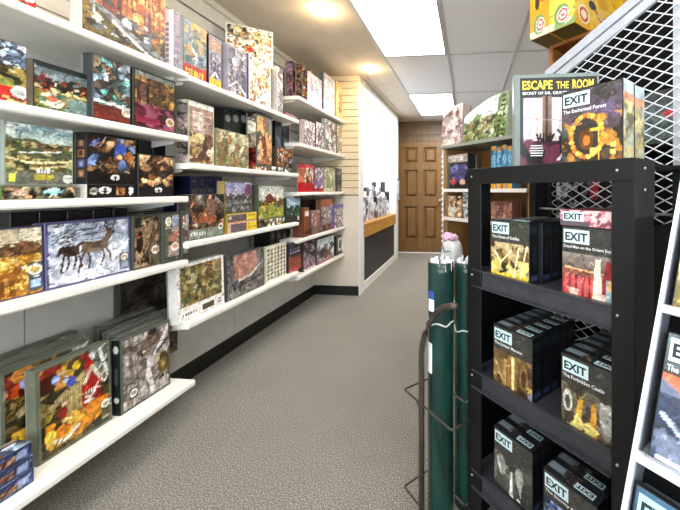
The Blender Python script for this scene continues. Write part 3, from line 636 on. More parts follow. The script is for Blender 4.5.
# ================================================================ LIGHTS
M_DIFF = emat('light_diffuser', (1, .99, .97), PANEL)
def troffer(x0, y0, label, i, dm=None):
    t = thing('ceiling_light', label, 'ceiling light', (x0, y0, CEIL), 0, 'fluorescent ceiling panels')
    w, l = .586, 1.176
    bm = bmesh.new()
    bx(bm, 0, w, 0, .018, -.012, -.001); bx(bm, 0, w, l - .018, l, -.012, -.001); bx(bm, 0, .018, .018, l - .018, -.012, -.001); bx(bm, w - .018, w, .018, l - .018, -.012, -.001)
    obj('frame', bm, M_GRID, t)
    boxobj('diffuser', (.018, w - .018, .018, l - .018, -.009, -.002), dm or M_DIFF, t)
troffer(GX[0] + .012, GY[3] + .012, 'large fluorescent ceiling panel nearest the camera above the aisle', 0)
troffer(GX[0] + .012, GY[5] + .012, 'smaller-looking fluorescent ceiling panel near the wooden door', 1, emat('bright_diffuser', (.96, .985, 1), PANEL * 2.1))
troffer(GX[0] + .012, GY[1] + .012, 'fluorescent ceiling panel over the near end of the aisle', 2)  # unseen panel added above the camera as fill light
troffer(GX[2] + .012, GY[1] + .012, 'fluorescent ceiling panel over the game racks', 3)  # second unseen panel, added only for the light it gives
M_BULB = emat('warm_bulb', (1, .82, .5), 60)
for i, (x, y, lb) in enumerate(((-1.0, 2.2, 'warm recessed spotlight in the soffit beside the large ceiling panel'), (-1.0, 3.32, 'warm recessed spotlight in the soffit near the slatwall partition'), (-1.0, 1.08, 'warm recessed spotlight in the soffit over the near shelves'))):  # last spotlight is out of view, assumed from the glare below it
    t = thing('spotlight', lb, 'spotlight', (x, y, CEIL), 0, 'soffit spotlights')
    bm = bmesh.new(); lathe(bm, [(.045, 0), (.045, -.006), (.032, -.012)])
    obj('trim_ring', bm, M_WHITE, t, smooth=False)
    bm = bmesh.new(); bmesh.ops.create_uvsphere(bm, u_segments=12, v_segments=8, radius=.02); obj('bulb', bm, M_BULB, t, loc=(0, 0, -.03))
    ld = bpy.data.lights.new('warm_bulb_glow', 'POINT'); ld.energy = 7 * SPOTK; ld.color = (1, .72, .4); ld.shadow_soft_size = .03
    lo = bpy.data.objects.new('warm_bulb_glow', ld); COL.objects.link(lo); lo.location = (x, y, CEIL - .085); lo.parent = None
    ld = bpy.data.lights.new('warm_spot', 'SPOT'); ld.energy = 26 * SPOTK; ld.color = (1, .80, .55); ld.spot_size = R_ = math.radians(110); ld.spot_blend = .7; ld.shadow_soft_size = .03
    lo = bpy.data.objects.new('warm_spot', ld); COL.objects.link(lo); lo.location = (x, y, CEIL - .06); lo.rotation_euler = (0, -math.radians(-28), 0)
    lo.rotation_euler = Vector((-.55, 0, -1)).to_track_quat('-Z', 'Y').to_euler()
ld = bpy.data.lights.new('alcove_light', 'AREA'); ld.shape = 'RECTANGLE'; ld.size = .9; ld.size_y = 1.4; ld.energy = 60; ld.color = (.95, .98, 1)
lo = bpy.data.objects.new('alcove_light', ld); COL.objects.link(lo); lo.location = (-1.95, 4.5, CEIL - .03)
w = bpy.data.worlds.new('room_air'); S.world = w; w.use_nodes = True; w.node_tree.nodes['Background'].inputs[0].default_value = (.82, .91, 1.0, 1); w.node_tree.nodes['Background'].inputs[1].default_value = WORLD  # sky strength raised to light the room through the added front window
troffer(-2.2, 4.0, 'fluorescent panel inside the bright side alcove', 5, emat('added_alcove_diffuser', (.97, .99, 1), PANEL * 1.3))  # panel added for its light; no alcove fixture is known
bpy.data.objects.remove(lo)

# ================================================================ WALL SHELVES
XF = -1.335; ST_ = .028
ZS = dict(S1=1.715, S2=1.41, S3=1.12, S4=.815, S5=.242, T1=1.705, T2=1.28, T3=.897, T4=.506, U1=1.900, U2=1.528, U3=1.132, U4=.752, U5=.460)
def shelf(y0, y1, zt, label, xf=XF, th=ST_):
    t = thing('wall_shelf', label, 'shelf', (XW, y0 + .002, zt), 0, 'white wall shelves')
    L_ = y1 - y0 - .004; d = xf - XW
    boxobj('deck', (.001, d - .02, 0, L_, -th, 0), M_SHELF, t)
    bm = bmesh.new(); prism(bm, [(d - .02, -th), (d - .004, -th), (d, -th + .006), (d, -.006), (d - .004, 0), (d - .02, 0)], 0, L_); obj('front_lip', bm, M_SHELF, t)
    for yy in (.02, L_ - .025):
        bm = bmesh.new(); prism(bm, [(.001, -th), (.30, -th), (.30, -th - .012), (.03, -th - .055), (.001, -th - .055)], yy, yy + .004); obj('bracket', bm, M_SHELF, t)
    return t
YA, Yb, Yc, Yd = .30, 1.46, 2.50, 3.48
for k, d in (('S1', 'top'), ('S2', 'second'), ('S3', 'third'), ('S4', 'fourth')):
    shelf(YA, Yb, ZS[k], d + ' white shelf from the top in the bay nearest the camera')
shelf(YA, Yb, ZS['S5'], 'lowest white shelf of the nearest bay, holding the red barn puzzle', xf=-1.30)
for k, d in (('T1', 'top'), ('T2', 'second'), ('T3', 'third'), ('T4', 'lowest')):
    shelf(Yb, Yc, ZS[k], d + ' white shelf of the middle bay')
for k, d in (('U1', 'top'), ('U2', 'second'), ('U3', 'third'), ('U4', 'fourth'), ('U5', 'lowest')):
    shelf(Yc, Yd, ZS[k], d + ' white shelf of the bay against the slatwall partition')

DK = '1d211f'
# ---- near bay, top shelf
L('puzzle box with a red edge, at the top left corner of the picture', -30, 37, 0, ZS['S1'], art_redband, '8a2028', zt=2.0)
L('puzzle box of an orange autumn village by a stream, on the top shelf', 81, 166, -40, ZS['S1'], art_autumn, 'e9e6de', zt=2.03, spine=solid('e9e2d0'), xf=-1.372)
L('narrow white and plum puzzle box beside the autumn village puzzle', 173, 181, 14, ZS['S1'], solid('8c7f94'), 'd8d2da', T=.1, spine=art_spinetext('dcd6dc', '8a7a98', 8), xf=-1.372, at=1)
# ---- near bay, second shelf
L('puzzle box of a blue village with a red band, second shelf at the picture edge', -25, 28, 47, ZS['S2'], art_redband, '4c2c24', at=1, xf=-1.375, spine=solid('8c3028'))
L('long puzzle box of a picnic beside a pond, under the second-highest shelf shadow', 33, 90, 58, ZS['S2'], art_picnic, '23291e', xf=-1.40, spine=solid('9a8c70'))
L('puzzle box of a snowy blue town with a rust band and white badge', 92.5, 131, 66, ZS['S2'], art_cool, '3a3c3c', xf=-1.375, at=1)
L('magenta and ochre puzzle box with a round badge, at the shelf end', 133, 176, 82, ZS['S2'], art_magenta, '2a2c22', xf=-1.372, at=1)
# ---- near bay, third shelf: flat boxes with others on top
b, zt = L('flat puzzle box with a mint green car on its side, under the railway valley puzzle', -3, 76, 185.5, ZS['S3'], art_car, '6f6a58', xf=-1.37, T=.12, spine=solid('d8d6cc'))
L('puzzle box of a grey valley with an olive title band, on the mint car box', 3, 74, 119, zt, art_field, '8a9488', xf=-1.385)
b, zt2 = L('flat black puzzle box with white antler logo, under the hunting collage', 87, 136.5, 184, ZS['S3'], art_flatlogo, '1c1a1a', xf=-1.37, T=.12, spine=art_spinetext('d8d6d0', '3a3a3a', 5))
L('hunting collage puzzle box with blue jay patch and black antler logo band', 86, 136.5, 132.5, zt2 , art_antler, '1c1a1a', xf=-1.38, spine=art_photos)
L('smaller brown wildlife collage box with antler logo, at the shelf end', 138, 174, 153, ZS['S3'], lambda w, h, c, s: art_antler(w, h, c, s, .24, False), '1c1a1a', xf=-1.372)
for i, (a, b_) in enumerate(((90, 106), (107, 122), (123, 138), (139, 152), (153, 166))):
    L('dark puzzle box standing behind the hunting collages, %s from the camera' % ('first second third fourth fifth'.split()[i]), a, b_, 128 + i, ZS['S3'], None, ['17191c', '1c1a22', '14181a', '1a1c20', '15171b'][i], xf=-1.50, T=.15, group='dark boxes behind the hunting collages')
# ---- near bay, fourth shelf
L('puzzle box of a doe in golden grass with a dusk sky', -12, 45, 225, ZS['S4'], art_doe, '4a4468', xf=-1.385, at=1, lean=.03)
L('puzzle box of two deer walking in snowy woods', 46, 131.5, 223, ZS['S4'], art_deer, '5c5a84', xf=-1.385, lean=.03)
L('puzzle box of bears in dark brown woods, beside the snowy deer', 132.5, 161, 216, ZS['S4'], art_wood, '3c4038', xf=-1.38)
L('tall olive puzzle box with two pale badges, third-last on the deer shelf', 163, 180.5, 213, ZS['S4'], art_tall, '454b40', xf=-1.368, T=.12)
L('olive puzzle box with orange badge, last on the deer shelf', 181.5, 189.5, 212, ZS['S4'], lambda w, h, c, s: art_tall(w, h, c, s).ell(.4, .85, .2, .08, 'c86a3c'), '4a4c44', xf=-1.365, T=.12)
for i, (a, b_) in enumerate(((10, 38), (39, 66), (67, 92), (93, 112), (113, 128))):
    L('dark puzzle box at the back of the deer shelf, %s from the camera' % ('first second third fourth fifth'.split()[i]), a, b_, 213 - i, ZS['S4'], None, ['1b1c1e', '16181b', '1f1c24', '1a1b22', '141618'][i], xf=-1.50, T=.12, group='dark boxes at the back of the deer shelf')
# ---- near bay, lowest shelf
b, z3 = L('red barn puzzle box with birds and pumpkins, foremost of its row', 38, 113, 366, ZS['S5'], art_barn, '5b6050', xf=-1.40, lean=.035, T=.045, spine=solid('6b705f'), zt=.556, cell=.0028)
for i in range(3):
    L('olive puzzle box standing %s behind the red barn puzzle' % ('first second third'.split()[i]), 2 - i * 14, 92 - i * 6, 0, ZS['S5'], art_barn if i == 0 else solid('6b6f60'), ['5a5f50', '6a6f60', '4c5046'][i], xf=-1.463 - .055 * i, lean=.02, T=.045, zt=.568 + .006 * i, group='olive boxes behind the red barn puzzle')
L('puzzle box of two bobcats on a bare tree, foremost of its row', 121, 171, 345, ZS['S5'], art_bobcat, '565a52', xf=-1.385, lean=.02, T=.045, spine=lambda w, h, c, s: Art(w, h, c, s, '1c211e').ell(.5, .87, .3, .05, 'c9c9bd').ell(.5, .2, .3, .04, 'c9c9bd').rect(.3, .7, .4, .62, '3c443e'), zt=.545, cell=.0028)
for i in range(4):
    L('grey-green puzzle box standing %s behind the bobcats puzzle' % ('first second third fourth'.split()[i]), 117.5 - i * 5, 168 - i * 4, 0, ZS['S5'], solid('6c6f66'), ['5a5e54', '70746a', '4c5048', '666a60'][i], xf=-1.4325 - .047 * i, lean=.02, T=.045, zt=.549 + .004 * i, group='grey-green boxes behind the bobcats puzzle')
zb = ZS['S5']
for i, lb in enumerate(('bottom', 'middle', 'top')):
    b, zb = L('flat blue and rust puzzle box at the picture edge, %s of a stack of three' % lb, -60, 35 - i, 0, zb, lambda w, h, c, s: Art(w, h, c, s, '3a4878').blobs(['5a6a94', '27304e'], 4, .5).poly([(.1, .15), (.75, .25), (.8, .75), (.1, .6)], '85573c').blobs(['b08a6c', '4c3428'], 4, .55, .2, .7, .1, .8).rect(.8, .95, .25, .8, '8e9cc0').rect(0, 1, .9, 1, '27304e'), '3c4468', xf=-1.345, T=.07, zt=zb + .043, top=art_strip(('8a98ac', '4a5470', 'b8bcc4', '5c4438'), 14), group='flat blue boxes at the picture edge', cell=.004)

# ---- middle bay, top shelf
L('puzzle box of a waterfall with a red title band', 183, 207, 16, ZS['T1'], art_falls, '4a4238', xf=-1.375, at=0, spine=solid('b8bcc4'))
L('dark puzzle box with violet art and yellow lettering, between the waterfall and the lilac city', 208.5, 222, 33, ZS['T1'], lambda w, h, c, s: art_city(w, h, c, s).rect(0, 1, .72, .95, 'a0785c').rect(.05, .95, .06, .18, 'd8b83a'), '2c2a34', xf=-1.385)
b, zc = L('lilac city puzzle box under the large comic scene box', 227, 247, 42.5, ZS['T1'], art_city, '8f8a9e', xf=-1.372, T=.07, spine=solid('a8a4ac'))
b2, zc2 = L('busy cream puzzle box beside the lilac city box', 248.5, 271, 56, ZS['T1'], lambda w, h, c, s: art_comic(w, h, c, s), '7a7490', xf=-1.372, T=.07, zt=2.012)
L('plain grey puzzle box hidden behind the lilac city box', 232, 252, 56, ZS['T1'], None, '4a4a50', xf=-1.52, T=.09, zt=2.012)
pbox('large bright comic scene puzzle box turned to the camera on top of two others', (-1.612, 2.052, 2.0135), math.radians(37.9), .288, .262, .055, art_comic, 'e0d6c0', seed=140, spine=solid('2c2c2c'), cell=.005)
L('white topped puzzle box at the end of the top middle shelf', 277.5, 283, 66, ZS['T1'], art_grey, 'dcd8d0', xf=-1.372, T=.06)
L('small flat red box at the far end of the top middle shelf', 285, 297, 111.5, ZS['T1'], solid('7a2c34'), '6c2a34', xf=-1.375, T=.1)
# ---- middle bay, second shelf
L('tan puzzle box of a wooden barn interior, standing tall by the near bay', 188, 214.5, 99, ZS['T2'], art_tan, 'b4b4aa', xf=-1.372, T=.07, spine=art_strip(('c0bcb4', '8a847c', 'a8948e', 'a49c90'), 16))
L('pale olive landscape puzzle box with an orange tree', 216, 249, 127.5, ZS['T2'], art_soft, '85856c', xf=-1.372, T=.06)
for i, (a, b_) in enumerate(((224, 231.5), (232, 239.5), (240, 247.5), (248, 255.5))):
    L('black spine-out puzzle box with a round emblem, %s of four behind the pale olive landscape' % ('first second third fourth'.split()[i]), a, b_, 110, ZS['T2'], solid('1f2826'), '1a201f', xf=-1.47, T=.2, disc=None, group='black spine-out boxes on the second middle shelf')
for o in [x for x in COL.objects if x.get('group') == 'black spine-out boxes on the second middle shelf']:
    ch = [c for c in o.children if c.name.startswith('lid')][0]; W_ = max(v.co.x for v in ch.data.vertices); H_ = max(v.co.z for v in ch.data.vertices)
    bm = bmesh.new(); lathe(bm, [(W_ * .36, 0), (W_ * .36, .001)]); lathe(bm, [(W_ * .2, .001), (W_ * .2, .0016)])
    d = obj('emblem', bm, mat('badge_grey', '9aa19c', .4, .02), o, loc=(W_ / 2, -.0008, H_ - W_ * .7)); d.rotation_euler = (PI / 2, 0, 0)
b, zq = L('flat rust and cream puzzle box under the orange shell portrait', 253, 270, 165, ZS['T2'], art_strip(('a8603c', 'd8b890', '6c3c2c', 'e0d8c8'), 12), '6c4030', xf=-1.37, T=.09)
L('portrait puzzle box of an orange shell and teal sky', 256, 272.5, 112, zq, art_teal, '4d564c', xf=-1.376, T=.07, spine=art_strip(('8c2c30', 'd8c8b0', '5c2024'), 8))
b, zq = L('flat green and white puzzle box beside the rust flat box', 271.5, 289, 166, ZS['T2'], art_strip(('7c8a6c', 'd8d8c8', '4a5c4c', 'b8b49c'), 12), '5c6c58', xf=-1.37, T=.085)
L('small busy orange and white puzzle box on the green flat box', 277, 293, 146, zq, art_warm, '5a4a3c', xf=-1.376, T=.06)
L('black puzzle box with a dim blue picture, behind the small busy orange box', 275, 282, 119, ZS['T2'], art_dark, '14161a', xf=-1.46, T=.08)
L('black puzzle box with a dim picture, at the far end of the second middle shelf', 282.5, 289.5, 122, ZS['T2'], art_dark, '121418', xf=-1.46, T=.08)
# ---- middle bay, third shelf
L('brown cabin still life puzzle box with a grey band', 186, 224.5, 194.5, ZS['T3'], art_brown, '4a4640', xf=-1.372)
for i, (a, b_) in enumerate(((191, 198.5), (199, 206.5), (207, 214.5), (215, 222.5))):
    L('navy-topped spine-out box, %s of four behind the brown cabin puzzle' % ('first second third fourth'.split()[i]), a, b_, 176, ZS['T3'], lambda w, h, c, s: Art(w, h, c, s, '54525c').rect(0, 1, .80, 1, '182046').bars(.2, .8, .86, .89, '5c6894', 3).bars(.2, .8, .92, .95, '5c6894', 3), '1a2244', xf=-1.46, T=.2, group='navy-topped spine-out boxes')
b, zq = L('flat box with a yellow end and violet label, lower of two under the purple mountain', 227.5, 257, 223, ZS['T3'], lambda w, h, c, s: Art(w, h, c, s, '6a5a64').rect(0, .08, 0, 1, 'c8a890').rect(.62, 1, 0, 1, 'dfc02e').rect(0, 1, .9, 1, 'd8a0a0').rect(.66, .95, .2, .4, 'b0962a'), 'b89c30', xf=-1.37, T=.085)
b, zq = L('flat box with a yellow end and violet label, upper of two under the purple mountain', 227.5, 257, 214.5, zq, lambda w, h, c, s: Art(w, h, c, s, '6c5c66').rect(.03, .1, .3, .7, 'e0dcd8').rect(.62, 1, 0, 1, 'e0c230').rect(0, 1, .9, 1, 'e8c87c').rect(.66, .95, .6, .8, 'b0962a'), 'b89c30', xf=-1.37, T=.085)
L('puzzle box of a purple mountain landscape on yellow-ended flat boxes', 224.5, 252, 181, zq, art_purple, '7a6a44', xf=-1.376, at=0, spine=solid('b8a060'))
b, zq = L('flat brown and cream box under the green meadow puzzle', 258.5, 285, 220.5, ZS['T3'], art_strip(('5c5c44', '9a947c', '3c3a30', 'c8c0a4', '6c5c3c'), 14), '55523f', xf=-1.37, T=.2)
L('green meadow puzzle box with a rust barn', 258.5, 284, 185, zq, art_meadow, '5d6152', xf=-1.376)
L('puzzle box of a blue mountain lake with a dark band', 286.5, 300.5, 198, ZS['T3'], art_blue, '34403c', xf=-1.372)
# ---- middle bay, lowest shelf
L('white framed puzzle box of birds in an olive garden', 176.8, 225, 254, ZS['T4'], art_frame, 'e4e2da', xf=-1.372, at=1, lean=.03)
L('charcoal puzzle box with a salmon map panel', 226.5, 264.5, 246.5, ZS['T4'], art_pink, '47474a', xf=-1.372, at=1, lean=.02)
L('cream puzzle box covered with rows of dark dots', 266, 286.5, 242, ZS['T4'], art_dots, 'd8d2ba', xf=-1.372, at=1)
L('navy and rust puzzle box, shown spine first beside the dotted cream box', 288.5, 301.5, 244, ZS['T4'], lambda w, h, c, s: Art(w, h, c, s, '3c3440').rect(0, 1, 0, .5, '8a4a30').bars(.1, .9, .62, .68, 'a8b0d0', 4).bars(.1, .9, .75, .8, 'a8b0d0', 4).rect(0, 1, 0, .1, 'b0444a').tex(.3, 10), '2c2a38', xf=-1.372, T=.1, at=0)
for i, (a, b_) in enumerate(((270, 275.5), (276, 281.5), (282, 287.5), (288, 293.5))):
    L('black spine-out box with pale emblem, %s of four behind the dotted cream box' % ('first second third fourth'.split()[i]), a, b_, 229.5, ZS['T4'] if i < 2 else ZS['U5'], lambda w, h, c, s: Art(w, h, c, s, '1a1918').ell(.5, .85, .3, .07, '6a655c'), '161514', xf=-1.50, T=.16, group='black spine-out boxes on the lowest middle shelf', cell=.006)

# ---- bay against the partition
def U(label, a, b_, yt, k, art, col, **kw):
    kw.setdefault('xf', -1.372); return L(label, a, b_, yt, ZS[k], art, col, **kw)
yend = Yx(308, -1.372)
U('white puzzle box with a pale lilac picture, front of three on the topmost shelf', 307.5, 322, 70, 'U1', art_white, 'c8c4cc', T=.05, spine=art_warm)
pbox('amber and black puzzle box behind the white lilac box, side showing', (-1.43, yend + .003, ZS['U1'] + .0005), PI / 2, .20, .345, .06, art_warm, '4a3420', spine=art_warm, seed=331, cell=.008)
pbox('dark plum puzzle box rearmost on the topmost shelf', (-1.50, yend - .02, ZS['U1'] + .0005), PI / 2, .22, .36, .07, art_plaid, '3a2c3c', spine=art_strip(('4a3848', '7c4a3c', '2c2430', '8a7088'), 16), seed=332, cell=.008)
U('white puzzle box with a grey figure picture, second on the topmost shelf', 323.5, 335, 71, 'U1', art_white, '6a6668')
U('tan puzzle box with red script, by the slatwall on the topmost shelf', 336, 346, 80, 'U1', art_script, 'c89a60')
U('pink and white patterned box, first on the second far shelf', 304.5, 315, 119, 'U2', art_grey, '8a7c80', spine=solid('b8a8a8'))
U('pink and white patterned box, second on the second far shelf', 316, 324, 121, 'U2', art_grey, '7c4a44')
U('grey sage patterned box, third on the second far shelf', 325.5, 336, 118, 'U2', art_grey, 'a8b0a8')
U('olive beige box by the slatwall on the second far shelf', 337, 343.5, 124, 'U2', lambda w, h, c, s: art_grey(w, h, c, s).blobs(['a89a74'], 8, .45), '8c8468')
U('red game box with a picture front, on the third far shelf', 304.5, 313.5, 164, 'U3', art_red, 'b8303a', spine=lambda w, h, c, s: Art(w, h, c, s, 'd0805c').rect(0, 1, 0, .35, 'b8242c').rect(0, 1, .85, 1, 'b84450').tex(.3, 9), T=.07)
U('red and violet game box beside the red picture box', 314.5, 323, 167, 'U3', lambda w, h, c, s: art_grey(w, h, c, s).blobs(['7a5a8c'], 8, .5).rect(0, 1, 0, .16, 'a82430'), '8c3c58')
U('sage and cream game box on the third far shelf', 324.5, 335.5, 167, 'U3', lambda w, h, c, s: art_grey(w, h, c, s).blobs(['c8c09c', '8a9470'], 6, .45), 'a8a084')
U('slim dark grey box by the slatwall on the third far shelf', 336.5, 343, 168, 'U3', lambda w, h, c, s: Art(w, h, c, s, '4c4c4e').blobs(['7c7c78', '2c2c2e'], 9, .52), '4a4a4a')
U('slim rust spine-out box, first on the fourth far shelf', 304, 309.5, 208, 'U4', lambda w, h, c, s: Art(w, h, c, s, '8c5038').rect(.1, .9, .72, .9, 'd0ccc4').rect(.1, .9, .08, .2, '2c2624').tex(.25, 8), '6c3c2c', T=.12, xf=-1.36)
b, zq = U('flat dark red box under the terracotta game box', 311.5, 332.5, 228, 'U4', art_strip(('6c4a3c', '4a3c34', 'b09a80', '7c2c2c'), 12), '5a4034', T=.09)
L('dusty pink game box beside the slim rust spine', 311, 320, 211, zq, lambda w, h, c, s: art_grey(w, h, c, s).blobs(['9a5c50'], 7, .5), '8a605c', xf=-1.376)
L('terracotta and grey game box on the flat dark red box', 321, 332.5, 199, zq, lambda w, h, c, s: art_grey(w, h, c, s).rect(0, 1, .72, 1, 'b0603c').blobs(['8a7c80'], 7, .5, 0, .7), '8a5444', xf=-1.376)
U('violet topped game box by the plain partition wall', 334.5, 345, 205, 'U4', lambda w, h, c, s: art_grey(w, h, c, s).rect(0, 1, .85, 1, '5c5c9c'), '6a6498', xf=-1.36)
for i, (a, b_) in enumerate(((304, 309), (310, 315), (316, 320))):
    U('dark maroon box, %s of three at the back of the fourth far shelf' % ('first second third'.split()[i]), a, b_, 200, 'U4', solid('33211f'), '2c1e1c', xf=-1.47, T=.1, group='dark maroon boxes on the fourth far shelf')
U('plaid plum game box, first on the lowest far shelf', 303.5, 315, 243, 'U5', art_plaid, '4c4050', spine=solid('4a3c3c'))
U('pale crowd scene game box on the lowest far shelf', 317, 334, 240, 'U5', art_crowd, '6c5c60')
U('black game box with a white card picture, by the plain partition', 336, 344, 237, 'U5', art_card, '26282a')
L('dark timber-pattern box against the wall behind the bobcats row', 120, 178, 283, ZS['S5'], lambda w, h, c, s: Art(w, h, c, s, '453f3a').blobs(['2e2926', '5c544e'], 12, .56).tex(.3, 20), '3a3532', xf=-1.642, T=.04, zt=.74)

# ================================================================ BLACK GAME RACK
RU0, RU1, RD = -.826, -.298, .797
RW = RU1 - RU0
RK = thing('display_rack', 'black steel floor rack holding game boxes on three tray shelves', 'display rack', UD(RU0, RD, 0), RROT)
RDEP = .40; RH = 1.222
def rk(px, D): return UDpx(px, D) - RU0
PWL, PWR = .062, .05
for (a, b_, dp) in ((0, PWL, .11), (RW - PWR, RW, .115)):
    bm = bmesh.new()
    bx(bm, a, b_, 0, .006, 0, RH)
    if a == 0: bx(bm, a, a + .006, .006, dp, 0, RH)
    else: bx(bm, b_ - .006, b_, .006, dp, 0, RH)
    p = obj('post', bm, M_BLACK, RK, .0015)
    if a > 0:
        boxobj('worn_corner_plate', (b_, b_ + .0015, .004, dp, RH - .135, RH - .002), M_SIDE, p)
for a in (0, RW - .03):
    bm = bmesh.new(); bx(bm, a, a + .03, RDEP - .05, RDEP, 0, RH); obj('post', bm, M_BLACK, RK)
bm = bmesh.new(); bx(bm, .0, RW, -.003, .003, RH - .052, RH); bx(bm, .0, RW, .003, .03, RH - .004, RH); obj('top_beam', bm, M_BLACK, RK, .001)
bm = bmesh.new(); bx(bm, .006, RW - .006, .03, RDEP, RH - .012, RH - .006); obj('top_tray', bm, M_BLACK, RK)
RZ = (.868, .527, .188)
boxobj('side_panel', (.0065, .0105, .012, RDEP - .051, .0, .825), M_BLK, RK)
boxobj('side_panel', (RW - .0105, RW - .0065, .116, RDEP - .051, .0, 1.06), M_BLK, RK)
for z in RZ:
    bm = bmesh.new()
    bx(bm, .011, RW - .012, .012, RDEP - .052, z - .006, z)
    bx(bm, .022, RW - PWR - .001, .0065, .010, z - .04, z + .014)
    bx(bm, .022, RW - PWR - .001, -.004, .0065, z + .011, z + .014)
    bx(bm, .018, .022, .0065, RDEP - .02, z - .04, z + .014)
    bx(bm, .022, RW - PWR - .001, -.008, .0065, z - .043, z - .040)
    obj('tray_shelf', bm, mat('tray_grey_black', '38383d', .38, .1, 60), RK)
bm = bmesh.new(); tube(bm, [(.03, RDEP - .02, 1.075), (RW - .03, RDEP - .02, 1.075)], .004); obj('back_rail', bm, M_ALU, RK)
def bolt(u, d, z, n=(0, -1, 0)):
    bm = bmesh.new(); bmesh.ops.create_uvsphere(bm, u_segments=8, v_segments=6, radius=.004); obj('bolt', bm, M_CHROME, RK, loc=(u, d, z), smooth=True)
for z in (1.195, .862, .52, .18): bolt(RW - PWR * .72, -.001, z); bolt(PWL * .35, -.001, z)
for z in (1.20, 1.15): bolt(RW + .0005, .055, z)

M_EX = '4a4a46'
def cov_exit(fn):
    def f(w, h, c, s):
        a = Art(w, h, c, s, '45443f'); fn(a); a.tex(.2, 26); return a
    return f
def c_riddles(a):
    a.rect(0, 1, .72, 1, '47483f'); a.rect(0, 1, 0, .62, '7a5c3c'); a.blobs(['a88a50', '4c3828', 'c8b080'], 7, .52, 0, .62); a.rect(0, 1, 0, .1, 'd8b830'); a.blobs(['e8d070'], 8, .55, 0, .35)
    a.path([(.1, .45), (.28, .28), (.55, .5)], .018, 'efe2a0'); a.path([(.75, .55), (.62, .06)], .016, 'f2e6a8'); a.path([(.95, .6), (.78, .05)], .016, 'f2e6a8'); a.path([(.25, .1), (.45, .15), (.3, .22)], .02, '30261c')
def c_train(a):
    a.rect(0, 1, 0, .63, '8f5a48'); a.poly([(0, .28), (.7, .36), (.7, 0), (0, 0)], 'b8403c')
    for i in range(6): a.ell(.08 + i * .12, .17, .045, .17, 'd0605c'); a.line(.14 + i * .12, 0, .14 + i * .12, .33, .008, '6c2826')
    a.grad('6a5a50', '8d8278', .4, .63); a.line(.05, .42, .72, .4, .012, 'e8b078'); a.poly([(.55, .05), (.6, .6), (.68, .6), (.72, .05)], 'f2d8c0'); a.poly([(.7, .1), (.78, .58), (.95, .55), (.9, .08)], '9c2c30'); a.blobs(['e8c8b4'], 6, .6, 0, .14)
    a.rect(.78, 1, 0, .34, '98b4b8'); a.ell(.87, .26, .08, .08, 'd8b070'); a.bars(.8, .98, .1, .14, 'e8f0f0', 4)
def c_door(a):
    a.rect(0, 1, 0, .6, '6f5638'); a.blobs(['4a3826', '8f7048'], 7, .55, 0, .6); a.rect(.36, .64, 0, .56, '94703c'); a.rect(.5, .56, .02, .58, 'f4d890'); a.poly([(.22, 0), (.3, .5), (.36, .5), (.34, 0)], 'b08850'); a.ell(.8, .32, .1, .2, '8d6c40'); a.ell(.8, .3, .06, .14, '4c3a26'); a.blobs(['e8c060'], 7, .62, 0, .2); a.line(.05, .4, .25, .1, .012, 'd8b878'); a.rect(.9, 1, 0, .12, 'a09cb0')
def c_castle(a):
    a.rect(0, 1, 0, .6, '6c6252'); a.blobs(['8f8670', '4a4236'], 8, .55, 0, .6); a.poly([(.2, 0), (.34, .5), (.42, .5), (.34, 0)], 'd8a838'); a.poly([(.5, 0), (.56, .45), (.62, .5), (.66, 0)], 'd89838'); a.ell(.12, .36, .09, .16, 'c8c4b4'); a.ell(.12, .34, .05, .1, '5c564a'); a.ell(.84, .36, .16, .2, 'a8a49c'); a.blobs(['d0ccc4'], 10, .56, .18, .55, .7, 1); a.blobs(['f0d880'], 8, .62, 0, .2, .1, .7)
def c_museum(a):
    a.rect(0, 1, 0, .6, '5c5c54'); a.blobs(['7c7c72', '46463f'], 6, .55, 0, .6); a.poly([(.42, 0), (.46, .42), (.5, .42), (.52, 0)], 'e4e2d8'); a.ell(.2, .42, .12, .18, '8a8c84'); a.path([(.1, .5), (.2, .28)], .02, 'c4c4bc'); a.ell(.68, .42, .1, .16, 'aaa89c'); a.poly([(.62, .3), (.74, .3), (.72, .1)], 'b0aea4'); a.ell(.66, .04, .05, .02, 'e8e4dc')
def c_night(a):
    a.rect(0, 1, 0, .6, '3c4460'); a.blobs(['5c6c9c', '28304a'], 8, .54, 0, .6); a.blobs(['6a8a50', 'a0a060'], 10, .55, 0, .5); a.blobs(['b0b8e0'], 8, .6, .2, .6)
def c_forest(a):
    a.grad('5a4a3c', '5c4f62', 0, 1); a.blobs(['6f5c78', '4a4640'], 6, .55, .5, 1); a.blobs(['8a5c30', '3c3428', 'c88838'], 9, .55, 0, .62)
    a.ell(.42, .33, .24, .30, '3d3a34'); 
    for i in range(26):
        t = i / 26 * 2 * PI; a.ell(.44 + .27 * math.cos(t), .34 + .28 * math.sin(t), .045, .035, ['e0963c', 'c8702c', 'f0bc58'][i % 3])
    a.ell(.44, .30, .13, .15, '6c4428'); a.ell(.44, .28, .06, .07, 'e07828'); a.rect(.63, .66, 0, .6, 'e8d040'); a.rect(.5, .72, .4, .44, 'd8b83c'); a.blobs(['f0d868'], 10, .62, 0, .3, .5, .9); a.blobs(['4a5a54'], 5, .5, 0, .6, 0, .12)
